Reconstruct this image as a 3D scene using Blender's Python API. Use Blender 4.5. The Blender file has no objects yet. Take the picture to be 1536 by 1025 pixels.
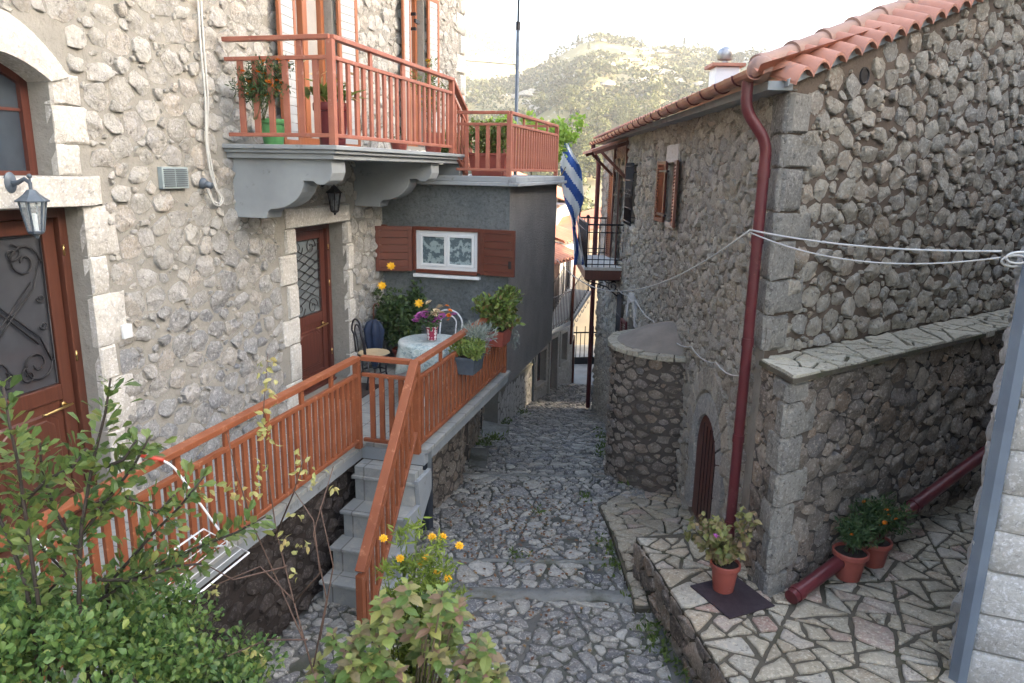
import bpy, bmesh, math, random
import numpy as np
from mathutils import Vector, Matrix, noise
random.seed(11)
R = math.radians
SC = bpy.context.scene
COL = SC.collection

# ------------------------------------------------------------------ camera, world, sun, exposure
PITCH, ROLL, AL, BR = 0.23182668, 0.01959503, 0.26095195, 0.00836948
EYE = Vector((0, 0, 2.75))
cam_d = bpy.data.cameras.new('camera')
cam = bpy.data.objects.new('camera', cam_d); COL.objects.link(cam)
fw = Vector((0, math.cos(PITCH), -math.sin(PITCH))); ri = Vector((1, 0, 0)); up = ri.cross(fw)
r2 = ri*math.cos(ROLL) + up*math.sin(ROLL); u2 = -ri*math.sin(ROLL) + up*math.cos(ROLL)
cam.matrix_world = Matrix(((r2.x, u2.x, -fw.x, EYE.x), (r2.y, u2.y, -fw.y, EYE.y), (r2.z, u2.z, -fw.z, EYE.z), (0, 0, 0, 1)))
cam_d.sensor_width = 36; cam_d.sensor_fit = 'HORIZONTAL'; cam_d.lens = 1098.15/1536*36
cam_d.clip_start = 0.05; cam_d.clip_end = 6000
SC.camera = cam

SUN_AZ, SUN_EL = R(103), R(17)           # azimuth from +y towards +x
world = bpy.data.worlds.new('World'); SC.world = world; world.use_nodes = True
wn = world.node_tree.nodes; wl = world.node_tree.links
bg = wn['Background']; sky = wn.new('ShaderNodeTexSky')
sky.sky_type = 'NISHITA'; sky.sun_disc = False; sky.sun_elevation = SUN_EL; sky.sun_rotation = SUN_AZ
sky.air_density = 0.75; sky.dust_density = 4.0; sky.ozone_density = 0.3
bg.inputs['Strength'].default_value = 0.15
wl.new(sky.outputs[0], bg.inputs['Color'])
sd = bpy.data.lights.new('sun', 'SUN'); sun = bpy.data.objects.new('sun', sd); COL.objects.link(sun)
sd.energy = 2.0; sd.angle = R(0.5); sd.color = (1.0, 0.86, 0.66)
sdir = Vector((math.sin(SUN_AZ)*math.cos(SUN_EL), math.cos(SUN_AZ)*math.cos(SUN_EL), math.sin(SUN_EL)))
sun.rotation_euler = (-sdir).to_track_quat('-Z', 'Y').to_euler(); sun.location = (0, 0, 60)
SC.view_settings.view_transform = 'Standard'; SC.view_settings.look = 'None'
SC.view_settings.exposure = 3.25; SC.view_settings.gamma = 1.0

# ------------------------------------------------------------------ frames
def Lw(u, n, z): return Vector((n*math.cos(AL)+u*math.sin(AL), -n*math.sin(AL)+u*math.cos(AL), z))
LROT = -AL                               # local x = out towards the alley, local y = along the left house
RO = Vector((2.2, 6.2, 0))
RROT = -BR                               # local x = into the right house, local y = along its alley wall
GAZ = R(55); GROT = R(35)                # local x = along the side wall, local y = into the house
def rotz(v, a): return Vector((v.x*math.cos(a)-v.y*math.sin(a), v.x*math.sin(a)+v.y*math.cos(a), v.z))
def Rw(d, s, z): return RO + rotz(Vector((-d, s, z)), RROT)      # d = out into the alley
def Gw(s, d, z): return RO + rotz(Vector((s, -d, z)), GROT)      # d = out towards the viewer

# ------------------------------------------------------------------ mesh builder
class MB:
    def __init__(s): s.v = []; s.f = []; s.mi = []; s.cur = 0
    def add(s, vs, fs):
        b = len(s.v); s.v.extend([tuple(p) for p in vs]); s.f.extend([tuple(i+b for i in f) for f in fs]); s.mi.extend([s.cur]*len(fs)); return s
    def box(s, x0, x1, y0, y1, z0, z1):
        return s.add([(x0,y0,z0),(x1,y0,z0),(x1,y1,z0),(x0,y1,z0),(x0,y0,z1),(x1,y0,z1),(x1,y1,z1),(x0,y1,z1)],
              [(0,3,2,1),(4,5,6,7),(0,1,5,4),(1,2,6,5),(2,3,7,6),(3,0,4,7)])
    def bar(s, p, q, w, h, up=(0,0,1)):
        p = Vector(p); q = Vector(q); d = (q-p).normalized(); upv = Vector(up)
        if abs(d.dot(upv)) > .98: upv = Vector((1,0,0)) if abs(d.x) < .9 else Vector((0,1,0))
        a = d.cross(upv).normalized(); b = a.cross(d).normalized()
        a *= w/2; b *= h/2
        return s.add([p-a-b,p+a-b,p+a+b,p-a+b,q-a-b,q+a-b,q+a+b,q-a+b],[(3,2,1,0),(4,5,6,7),(0,1,5,4),(1,2,6,5),(2,3,7,6),(3,0,4,7)])
    def tube(s, pts, r, n=8, cap=True, closed=False):
        pts = [Vector(p) for p in pts]; m = len(pts)
        rs = r if isinstance(r, (list, tuple)) else [r]*m
        vs = []; prev = None
        for i in range(m):
            if closed: t = (pts[(i+1)%m]-pts[i-1])
            else: t = pts[min(i+1,m-1)]-pts[max(i-1,0)]
            t = t.normalized() if t.length > 1e-9 else Vector((0,0,1))
            if prev is None:
                a = t.cross(Vector((0,0,1)))
                if a.length < .1: a = t.cross(Vector((1,0,0)))
            else:
                a = prev - t*prev.dot(t)
            a.normalize(); prev = a; b = t.cross(a)
            for k in range(n):
                th = 2*math.pi*k/n
                vs.append(pts[i] + a*(math.cos(th)*rs[i]) + b*(math.sin(th)*rs[i]))
        fs = []
        for i in range(m if closed else m-1):
            j = (i+1) % m
            for k in range(n):
                fs.append((i*n+k, i*n+(k+1)%n, j*n+(k+1)%n, j*n+k))
        if cap and not closed:
            fs.append(tuple(range(n-1,-1,-1))); fs.append(tuple((m-1)*n+k for k in range(n)))
        return s.add(vs, fs)
    def lathe(s, prof, n=24, c=(0,0,0), sx=1, sy=1, cap=True, a0=0):
        vs = []; fs = []
        for (r, z) in prof:
            for k in range(n):
                th = 2*math.pi*k/n + a0
                vs.append((c[0]+r*math.cos(th)*sx, c[1]+r*math.sin(th)*sy, c[2]+z))
        for i in range(len(prof)-1):
            for k in range(n):
                fs.append((i*n+k, i*n+(k+1)%n, (i+1)*n+(k+1)%n, (i+1)*n+k))
        if cap:
            if prof[0][0] > 1e-6: fs.append(tuple(range(n-1,-1,-1)))
            if prof[-1][0] > 1e-6: fs.append(tuple((len(prof)-1)*n+k for k in range(n)))
        return s.add(vs, fs)
    def prism(s, poly, fn0, fn1):
        k = len(poly)
        vs = [fn0(*p) for p in poly] + [fn1(*p) for p in poly]
        fs = [tuple(range(k-1,-1,-1)), tuple(range(k,2*k))]
        for i in range(k): fs.append((i, (i+1)%k, k+(i+1)%k, k+i))
        return s.add(vs, fs)
    def sphere(s, c, r, n=10, m=7, sz=1):
        prof = [(max(1e-4, r*math.sin(math.pi*i/m)), -r*sz*math.cos(math.pi*i/m)) for i in range(m+1)]
        return s.lathe(prof, n, c, cap=False)
    def xf(s, M):
        s.v = [tuple(M @ Vector(p)) for p in s.v]; return s
    def build(s, name, mats, parent=None, smooth=False, bevel=0, loc=None, rot=0, fixn=False):
        me = bpy.data.meshes.new(name); me.from_pydata(s.v, [], s.f)
        if not isinstance(mats, (list, tuple)): mats = [mats]
        for m in mats: me.materials.append(m)
        if len(mats) > 1: me.polygons.foreach_set('material_index', s.mi)
        if fixn:
            bm = bmesh.new(); bm.from_mesh(me); bmesh.ops.recalc_face_normals(bm, faces=bm.faces); bm.to_mesh(me); bm.free()
        if smooth is True: me.polygons.foreach_set('use_smooth', [True]*len(me.polygons))
        me.update()
        if smooth == 'auto':
            me.polygons.foreach_set('use_smooth', [True]*len(me.polygons)); me.set_sharp_from_angle(angle=R(48 if 'stone' in name or 'face' in name else 35))
        o = bpy.data.objects.new(name, me); COL.objects.link(o)
        if loc is not None: o.location = loc
        o.rotation_euler = (0, 0, rot)
        if parent: o.parent = parent
        if bevel:
            b = o.modifiers.new('bevel', 'BEVEL'); b.width = bevel; b.segments = 2; b.limit_method = 'ANGLE'; b.angle_limit = R(40)
        return o

def tag(o, label=None, cat=None, group=None, kind=None):
    if label: o['label'] = label
    if cat: o['category'] = cat
    if group: o['group'] = group
    if kind: o['kind'] = kind
    return o
def thing(name, loc, rot=0, label=None, cat=None, group=None):
    o = bpy.data.objects.new(name, None); COL.objects.link(o); o.empty_display_size = .1
    o.location = loc; o.rotation_euler = (0, 0, rot)
    return tag(o, label, cat, group)
def dup(root, loc, rot=0, scale=None, label=None, group=None):
    r = root.copy(); COL.objects.link(r); r.location = loc; r.rotation_euler = (0, 0, rot)
    if scale: r.scale = scale
    if label: r['label'] = label
    if group: r['group'] = group
    for ch in list(root.children):
        c = ch.copy(); COL.objects.link(c); c.parent = r
        for g in ch.children:
            d = g.copy(); COL.objects.link(d); d.parent = c
    return r
def copy_part(o, parent, loc, rot=None):
    c = o.copy(); COL.objects.link(c); c.parent = parent; c.location = loc
    if rot is not None: c.rotation_euler = rot
    return c

# ------------------------------------------------------------------ materials
def new_mat(name):
    m = bpy.data.materials.new(name); m.use_nodes = True
    nt = m.node_tree; return m, nt, nt.nodes['Principled BSDF']
def ramp(nt, cols, fac, interp='LINEAR'):
    r = nt.nodes.new('ShaderNodeValToRGB'); r.color_ramp.interpolation = interp
    e = r.color_ramp.elements
    while len(e) < len(cols): e.new(.5)
    for i, c in enumerate(cols):
        if len(c) == 4: e[i].position = c[3]
        else: e[i].position = i/(len(cols)-1)
        e[i].color = (c[0], c[1], c[2], 1)
    nt.links.new(fac, r.inputs[0]); return r.outputs[0]
def tex(nt, scale, detail=4, rough=.55, coord='Object', dist=0.0, vec=None):
    n = nt.nodes.new('ShaderNodeTexNoise'); n.inputs['Scale'].default_value = scale
    n.inputs['Detail'].default_value = detail; n.inputs['Roughness'].default_value = rough; n.inputs['Distortion'].default_value = dist
    if vec is None:
        tc = nt.nodes.new('ShaderNodeTexCoord'); vec = tc.outputs[coord]
    nt.links.new(vec, n.inputs['Vector']); return n.outputs['Fac']
def mixc(nt, a, b, fac, mode='MIX'):
    m = nt.nodes.new('ShaderNodeMix'); m.data_type = 'RGBA'; m.blend_type = mode
    for sock, val in ((m.inputs[0], fac), (m.inputs[6], a), (m.inputs[7], b)):
        if isinstance(val, (int, float)): sock.default_value = val
        elif isinstance(val, tuple): sock.default_value = (*val, 1)
        else: nt.links.new(val, sock)
    return m.outputs[2]
def maprange(nt, v, a, b, c, d):
    m = nt.nodes.new('ShaderNodeMapRange'); m.inputs[1].default_value = a; m.inputs[2].default_value = b
    m.inputs[3].default_value = c; m.inputs[4].default_value = d; nt.links.new(v, m.inputs[0]); return m.outputs[0]
def bump(nt, p, h, strength, dist):
    b = nt.nodes.new('ShaderNodeBump'); b.inputs['Strength'].default_value = strength; b.inputs['Distance'].default_value = dist
    nt.links.new(h, b.inputs['Height'])
    prev = p.inputs['Normal'].links
    if prev: nt.links.new(prev[0].from_socket, b.inputs['Normal'])
    nt.links.new(b.outputs[0], p.inputs['Normal'])
def surf(name, col, col2=None, rough=.6, scale=6, bscale=None, bstr=.3, bdist=.01, metal=0, detail=5, spec=None, wear=None):
    m, nt, p = new_mat(name)
    p.inputs['Roughness'].default_value = rough; p.inputs['Metallic'].default_value = metal
    if spec is not None: p.inputs['Specular IOR Level'].default_value = spec
    c2 = col2 or tuple(x*.72 for x in col)
    f = tex(nt, scale, detail)
    c = ramp(nt, [(*col, .35), (*c2, .68)], f)
    if wear:
        f2 = tex(nt, wear[1], 6, .7)
        c = mixc(nt, c, wear[0], maprange(nt, f2, wear[2], wear[2]+.08, 0, 1))
    nt.links.new(c, p.inputs['Base Color'])
    rr = maprange(nt, tex(nt, scale*2.3, 3), .3, .7, rough-.08, min(1, rough+.1)); nt.links.new(rr, p.inputs['Roughness'])
    if bscale: bump(nt, p, tex(nt, bscale, 5, .6), bstr, bdist)
    return m
def stone(name, cols, patch, lichen=None, bstr=.8, bdist=.012, rough=.88, sc=1.0, zmix=None, pit_shade=.72):
    """rubble stones: one tint per stone, blotches, with painted highlight flecks and shaded pits"""
    m, nt, p = new_mat(name)
    g = nt.nodes.new('ShaderNodeNewGeometry')
    c = ramp(nt, cols, g.outputs['Random Per Island'])
    if zmix:        # a lower course of the wall built from another stone
        tc = nt.nodes.new('ShaderNodeTexCoord'); sx = nt.nodes.new('ShaderNodeSeparateXYZ'); nt.links.new(tc.outputs['Object'], sx.inputs[0])
        ad = nt.nodes.new('ShaderNodeMath'); ad.operation = 'ADD'
        nt.links.new(sx.outputs[2], ad.inputs[0]); nt.links.new(maprange(nt, tex(nt, .9, 3), .3, .7, -.9, .9), ad.inputs[1])
        wn_ = nt.nodes.new('ShaderNodeMath'); wn_.operation = 'ADD'; nt.links.new(ad.outputs[0], wn_.inputs[0])
        nt.links.new(maprange(nt, g.outputs['Random Per Island'], 0, 1, -.6, .6), wn_.inputs[1])
        c2 = ramp(nt, zmix[0], g.outputs['Random Per Island'])
        c = mixc(nt, c2, c, maprange(nt, wn_.outputs[0], zmix[1], zmix[2], 0, 1))
    f1 = tex(nt, 7*sc, 6, .65, dist=.4)
    c = mixc(nt, c, patch, maprange(nt, f1, .45, .72, 0, .75))
    f2 = tex(nt, 38*sc, 5, .7)
    c = mixc(nt, c, tuple(min(.76, v*1.3+.06) for v in cols[1][:3]), maprange(nt, f2, .52, .61, 0, .75))  # pale flecks paint highlights into the stone colour
    f3 = tex(nt, 22*sc, 6, .75, dist=.6)
    c = mixc(nt, c, (.05, .045, .04), maprange(nt, f3, .545, .66, 0, pit_shade))  # dark speckle paints crevice shade into the stone colour
    if lichen:
        c = mixc(nt, c, lichen, maprange(nt, tex(nt, 1.3, 6, .7), .5, .66, 0, .7))
    nt.links.new(c, p.inputs['Base Color']); p.inputs['Roughness'].default_value = rough
    p.inputs['Specular IOR Level'].default_value = .3
    bump(nt, p, tex(nt, 11*sc, 9, .72, dist=.8), min(1, bstr*1.25), bdist*7)
    bump(nt, p, tex(nt, 48*sc, 7, .75, dist=.3), min(1, bstr*1.2), bdist*1.8)
    return m
def mortar(name, col, col2, scale=3.0, bstr=.6, moss=None):
    m, nt, p = new_mat(name)
    c = ramp(nt, [(*col, .3), (*col2, .7)], tex(nt, scale, 7, .65))
    c = mixc(nt, c, tuple(x*.45 for x in col2), maprange(nt, tex(nt, 26, 6, .7), .56, .72, 0, .6))
    if moss: c = mixc(nt, c, moss, maprange(nt, tex(nt, 2.1, 6, .7), .5, .64, 0, .85))
    nt.links.new(c, p.inputs['Base Color']); p.inputs['Roughness'].default_value = .95; p.inputs['Specular IOR Level'].default_value = .2
    bump(nt, p, tex(nt, 13, 8, .66), bstr, .03); bump(nt, p, tex(nt, 80, 5, .7), bstr*.7, .006)
    return m
def leafmat(name, cols, trans=.35, rough=.45):
    m, nt, p = new_mat(name)
    g = nt.nodes.new('ShaderNodeNewGeometry')
    c = ramp(nt, cols, g.outputs['Random Per Island'])
    nt.links.new(c, p.inputs['Base Color']); p.inputs['Roughness'].default_value = rough; p.inputs['Specular IOR Level'].default_value = .35
    tr = nt.nodes.new('ShaderNodeBsdfTranslucent'); nt.links.new(c, tr.inputs['Color'])
    mx = nt.nodes.new('ShaderNodeMixShader'); mx.inputs[0].default_value = trans
    nt.links.new(p.outputs[0], mx.inputs[1]); nt.links.new(tr.outputs[0], mx.inputs[2])
    nt.links.new(mx.outputs[0], nt.nodes['Material Output'].inputs['Surface'])
    return m
def wood(name, col, col2, rough=.4, axis='Z', sc=14):
    m, nt, p = new_mat(name)
    tc = nt.nodes.new('ShaderNodeTexCoord'); mp = nt.nodes.new('ShaderNodeMapping')
    s = {'X': (.06, 1, 1), 'Y': (1, .06, 1), 'Z': (1, 1, .06)}[axis]
    mp.inputs['Scale'].default_value = s; nt.links.new(tc.outputs['Object'], mp.inputs[0])
    f = tex(nt, sc*2.2, 6, .65, dist=.5, vec=mp.outputs[0])
    c = ramp(nt, [(*col, .3), (*col2, .72)], f)
    nt.links.new(c, p.inputs['Base Color']); p.inputs['Roughness'].default_value = rough
    bump(nt, p, f, .12, .004)
    return m

M = {}
M['l_stone'] = stone('pale_rubble', [(.60,.59,.53),(.70,.69,.63),(.50,.49,.44),(.74,.73,.67),(.60,.55,.47),(.66,.66,.63)], (.50,.49,.45), pit_shade=.62, zmix=([(.36,.38,.40),(.50,.51,.50),(.27,.29,.32),(.56,.54,.49),(.42,.44,.45)], .7, 2.1))
M['l_mortar'] = mortar('pale_mortar', (.315,.308,.275), (.245,.24,.215))
M['r_stone'] = stone('grey_rubble', [(.50,.46,.37),(.64,.59,.48),(.35,.315,.255),(.68,.64,.54),(.53,.43,.32),(.44,.43,.39),(.60,.55,.45)], (.39,.34,.26), pit_shade=.75)
M['r_mortar'] = mortar('brown_mortar', (.165,.13,.10), (.11,.086,.066))
M['ra_stone'] = stone('alley_rubble', [(.48,.45,.37),(.62,.58,.485),(.37,.34,.285),(.68,.645,.55),(.52,.45,.34),(.44,.43,.40)], (.44,.40,.325), pit_shade=.7, sc=1.3)
M['ra_mortar'] = mortar('alley_mortar', (.32,.30,.255), (.235,.215,.18))
M['d_stone'] = stone('dark_rubble', [(.36,.31,.25),(.49,.43,.35),(.23,.195,.165),(.56,.50,.41),(.42,.31,.22),(.31,.295,.28)], (.29,.24,.19), lichen=(.075,.065,.055))
M['d_mortar'] = mortar('dark_mortar', (.13,.112,.095), (.08,.07,.06))
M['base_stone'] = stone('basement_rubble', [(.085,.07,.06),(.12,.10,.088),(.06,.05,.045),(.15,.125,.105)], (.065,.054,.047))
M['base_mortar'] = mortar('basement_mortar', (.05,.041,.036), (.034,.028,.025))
M['cut'] = stone('cut_limestone', [(.52,.51,.46),(.59,.58,.53),(.46,.45,.41)], (.43,.42,.385), pit_shade=.4, bstr=.45, bdist=.008)
M['cutgrey'] = stone('grey_cornerstone', [(.37,.36,.32),(.43,.415,.365),(.31,.305,.285)], (.29,.275,.24), bstr=.9)
M['flag'] = stone('flagstone', [(.38,.335,.245),(.44,.395,.295),(.31,.27,.195),(.43,.35,.245),(.35,.33,.27),(.41,.365,.265),(.36,.32,.23),(.36,.35,.29),(.46,.43,.36),(.33,.21,.17)], (.4,.37,.3), bstr=.5, bdist=.006, rough=.7, lichen=(.23,.205,.15))
M['flagjoint'] = mortar('mossy_joint', (.12,.105,.08), (.075,.068,.05), moss=(.06,.065,.03))
M['cob'] = stone('alley_paving', [(.18,.185,.185),(.40,.39,.34),(.10,.105,.115),(.58,.56,.49),(.16,.17,.18),(.31,.29,.24),(.52,.51,.45),(.22,.215,.2)], (.2,.2,.2), bstr=.5, bdist=.01, rough=.62)
M['cobjoint'] = mortar('alley_joint', (.15,.15,.135), (.09,.092,.085), moss=(.065,.07,.045))
M['nosing'] = mortar('step_concrete', (.24,.245,.225), (.15,.155,.145), moss=(.08,.085,.06))
M['white_mortar'] = mortar('whitewash', (.62,.61,.57), (.52,.51,.47))
M['white_stone'] = stone('whitewashed_rubble', [(.66,.65,.61),(.75,.74,.7),(.58,.57,.53)], (.6,.58,.54), pit_shade=.4)
M['cap'] = stone('coping_slab', [(.43,.41,.32),(.37,.35,.275),(.49,.465,.37)], (.35,.32,.25), bstr=.5, bdist=.006)
# ------------------------------------------------------------------ rubble and paving generator
def clip_poly(poly, nx, ny, t):
    out = []; k = len(poly)
    for i in range(k):
        ax, ay = poly[i]; bx, by = poly[(i+1) % k]
        da = ax*nx+ay*ny-t; db = bx*nx+by*ny-t
        if da <= 0: out.append((ax, ay))
        if (da < 0 < db) or (db < 0 < da):
            f = da/(da-db); out.append((ax+(bx-ax)*f, ay+(by-ay)*f))
    return out
def seeds(a0, a1, b0, b1, size, spread, asp, rnd, tries=16, tight=.76):
    """dart throwing, big stones first, small ones in what is left"""
    area = (a1-a0)*(b1-b0)*asp; n = int(area/(size*size)*tries)
    rad = sorted((size*.5*math.exp(rnd.gauss(0, spread)) for _ in range(n)), reverse=True)
    rad = [min(max(r, size*.2), size*1.05) for r in rad]
    g = size; grid = {}; out = []
    for r in rad:
        x = rnd.uniform(a0, a1); y = rnd.uniform(b0*asp, b1*asp)
        cx, cy = int(x//g), int(y//g); ok = True
        for i in range(cx-3, cx+4):
            for j in range(cy-3, cy+4):
                for (qx, qy, qr) in grid.get((i, j), ()):
                    if (qx-x)**2+(qy-y)**2 < ((qr+r)*tight)**2: ok = False; break
                if not ok: break
            if not ok: break
        if ok:
            grid.setdefault((cx, cy), []).append((x, y, r)); out.append((x, y, r))
    return out, grid, g
def emit_stone(mb, poly, x, y, r, size, fn, asp, rnd, h, flat, rough, jag, cut, chaikin):
    ar = abs(sum(poly[i][0]*poly[(i+1) % len(poly)][1]-poly[(i+1) % len(poly)][0]*poly[i][1] for i in range(len(poly))))*.5
    if ar < size*size*.035: return
    # drop slivers, soften corners
    for _ in range(chaikin):
        q = []
        for i in range(len(poly)):
            (ax, ay), (bx, by) = poly[i], poly[(i+1) % len(poly)]
            if math.hypot(bx-ax, by-ay) < size*.05: q.append(((ax+bx)/2, (ay+by)/2)); continue
            c = rnd.uniform(*cut)
            q.append((ax+(bx-ax)*c, ay+(by-ay)*c)); q.append((ax+(bx-ax)*(1-c), ay+(by-ay)*(1-c)))
        poly = q
    if not flat or jag:
        q = []; jj = jag if jag else .15
        for i in range(len(poly)):
            (ax, ay), (bx, by) = poly[i], poly[(i+1) % len(poly)]; L = math.hypot(bx-ax, by-ay)
            q.append((ax, ay))
            if L > r*.5: f = rnd.uniform(.35,.65); o = rnd.uniform(-1.3, .5)*jj*L; q.append((ax+(bx-ax)*f-(by-ay)/L*-o*-1, ay+(by-ay)*f+(bx-ax)/L*o*1))
        poly = [(x+(px-x)*(1+rnd.uniform(-jj,jj*.4)), y+(py-y)*(1+rnd.uniform(-jj,jj*.4))) for px, py in q]
    k = len(poly)
    if k < 3: return
    mx = sum(p[0] for p in poly)/k; my = sum(p[1] for p in poly)/k
    hh = h*rnd.uniform(.55, 1.45)*min(1.3, .55+.6*r/(size*.5))
    if flat: hh = h*rnd.uniform(.85, 1.15); tx, ty = rnd.gauss(0, .02), rnd.gauss(0, .02)
    else: tx, ty = rnd.gauss(0, .17), rnd.gauss(0, .17)
    rings = [(1.0, -.7, 0), (1.0, .42, .2), (.955, .80, .6), (.84, .95, .95), (.5, 1.0, 1.0)] if not flat else [(1.0, -.8, 0), (.995, .6, .1), (.965, .95, .3), (.6, 1.0, .9)]
    vs = []; fs = []; fq = 1.9/size; sx_ = rnd.uniform(0, 99)
    chops = [] if flat else [(rnd.uniform(0, 6.28), rnd.uniform(.3, 1.0), rnd.uniform(.45, .9)) for _ in range(4)]
    def hz_(qx, qy, base, nz):
        z = hh*base
        if base > 0:
            v = Vector((qx*fq+sx_, qy*fq, sx_))
            z += hh*nz*rough*2.0*noise.fractal(v, .8, 2.1, 3)*(1 if not flat else .9)
            z += tx*(qx-mx)+ty*(qy-my)
            for (an_, sl_, lv_) in chops:
                lim_ = hh*lv_-sl_*(math.cos(an_)*(qx-mx)+math.sin(an_)*(qy-my))*.55
                if z > lim_: z = lim_+(z-lim_)*.05
            z = max(z, hh*.08)
        return z
    for (sc, hz, nz) in rings:
        for (px, py) in poly:
            qx = mx+(px-mx)*sc; qy = my+(py-my)*sc
            vs.append(fn(qx, qy/asp, hz_(qx, qy, hz, nz)))
    vs.append(fn(mx, my/asp, hz_(mx, my, 1.0, 1.0)))
    for ri_ in range(len(rings)-1):
        for i in range(k):
            fs.append((ri_*k+i, ri_*k+(i+1) % k, (ri_+1)*k+(i+1) % k, (ri_+1)*k+i))
    for i in range(k): fs.append(((len(rings)-1)*k+i, (len(rings)-1)*k+(i+1) % k, len(rings)*k))
    mb.add(vs, fs)

def shatter(mb, poly, size, fn, gap=.025, h=.014, seed=1, var=.5, jag=.05, cut=(.04,.1), rough=.25, drop=0, keep=None, skew=.4, stretch=1.0):
    """crazy paving: the area is broken by random cuts until the pieces are small enough"""
    rnd = random.Random(seed); stack = [poly]
    while stack:
        P = stack.pop(); k = len(P)
        ar = abs(sum(P[i][0]*P[(i+1) % k][1]-P[(i+1) % k][0]*P[i][1] for i in range(k)))*.5
        if ar < size*size*.05: continue
        if ar < size*size*math.exp(rnd.gauss(0, var)):
            cx = sum(p[0] for p in P)/k; cy = sum(p[1] for p in P)/k
            if keep and not keep(cx, cy): continue
            if rnd.random() < drop: continue
            s_ = 1 if sum(P[i][0]*P[(i+1) % k][1]-P[(i+1) % k][0]*P[i][1] for i in range(k)) > 0 else -1
            Q = list(P)
            for i in range(k):
                (ax, ay), (bx, by) = P[i], P[(i+1) % k]; L = math.hypot(bx-ax, by-ay)
                if L < 1e-5: continue
                nx, ny = s_*(by-ay)/L, -s_*(bx-ax)/L
                Q = clip_poly(Q, nx, ny, ax*nx+ay*ny-gap*.5*rnd.uniform(.5, 1.7))
                if len(Q) < 3: break
            if len(Q) >= 3: emit_stone(mb, Q, cx, cy, math.sqrt(ar/3.14), size, fn, 1.0, rnd, h, True, rough, jag, cut, 1)
            continue
        best = max(((P[i], P[j]) for i in range(k) for j in range(i)), key=lambda q: (q[0][0]-q[1][0])**2+((q[0][1]-q[1][1])*stretch)**2)
        (ax, ay), (bx, by) = best; f = rnd.uniform(.33, .67); px, py = ax+(bx-ax)*f, ay+(by-ay)*f
        an = math.atan2(by-ay, bx-ax)+rnd.gauss(0, skew); nx, ny = math.cos(an), math.sin(an); d = px*nx+py*ny
        for s_ in (1, -1):
            Q = clip_poly(P, nx*s_, ny*s_, d*s_)
            if len(Q) >= 3: stack.append(Q)
    return mb
def rubble(mb, a0, a1, b0, b1, size, fn, spread=.42, asp=1.25, gap=.02, h=.03, holes=(), limit=1.32, flat=False, seed=1, rough=.25, keep=None, chaikin=1, jag=0, cut=(.03,.11), tight=.76):
    """stones on the rectangle (a,b); fn(a,b,h) gives the point in space; holes are rectangles left free"""
    rnd = random.Random(seed)
    sd_, grid, g = seeds(a0, a1, b0, b1, size, spread, asp, rnd, tight=tight)
    for (x, y, r) in sd_:
        if any(hx0 < x < hx1 and hy0 < y/asp < hy1 for hx0, hx1, hy0, hy1 in holes): continue
        if keep and not keep(x, y/asp): continue
        ph = rnd.random()*6.28; lim = r*limit; K = rnd.choice((4,5,5,6,7)) if not flat else 10; ea = rnd.uniform(-.5, .5); es = rnd.uniform(.62, 1.0)
        if flat: es, ea = 1, 0
        poly = []
        for k in range(K):
            rr_ = lim*(rnd.uniform(.88, 1.3) if not flat else 1); qa = ph+6.283*(k+rnd.uniform(-.25, .25)*(not flat))/K; ua, va = rr_*math.cos(qa)*1.12, rr_*math.sin(qa)*es
            poly.append((x+ua*math.cos(ea)-va*math.sin(ea), y+ua*math.sin(ea)+va*math.cos(ea)))
        cx, cy = int(x//g), int(y//g); hg = gap*.5*rnd.uniform(.6, 1.5)
        for i in range(cx-3, cx+4):
            for j in range(cy-3, cy+4):
                for (qx, qy, qr) in grid.get((i, j), ()):
                    dx, dy = qx-x, qy-y; d = math.hypot(dx, dy)
                    if d < 1e-6 or d > (r+qr)*1.9: continue
                    t = (d*d+r*r-qr*qr)/(2*d)-hg
                    dx /= d; dy /= d
                    poly = clip_poly(poly, dx, dy, dx*x+dy*y+t)
                    if len(poly) < 3: break
                if len(poly) < 3: break
            if len(poly) < 3: break
        if len(poly) < 3: continue
        poly = clip_poly(poly, -1, 0, -(a0+hg)); poly = clip_poly(poly, 1, 0, a1-hg)
        poly = clip_poly(poly, 0, -1, -(b0*asp+hg)); poly = clip_poly(poly, 0, 1, b1*asp-hg)
        for hx0, hx1, hy0, hy1 in holes:
            hy0 *= asp; hy1 *= asp
            if len(poly) < 3: break
            xs = [p[0] for p in poly]; ys = [p[1] for p in poly]
            if max(xs) < hx0 or min(xs) > hx1 or max(ys) < hy0 or min(ys) > hy1: continue
            sep = [(hx0-x, (1, 0, hx0)), (x-hx1, (-1, 0, -hx1)), (hy0-y, (0, 1, hy0)), (y-hy1, (0, -1, -hy1))]
            best = max(sep, key=lambda q: q[0])[1]
            poly = clip_poly(poly, best[0], best[1], best[2]-hg)
        if len(poly) < 3: continue
        emit_stone(mb, poly, x, y, r, size, fn, asp, rnd, h, flat, rough, jag, cut, chaikin)
    return mb
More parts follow.
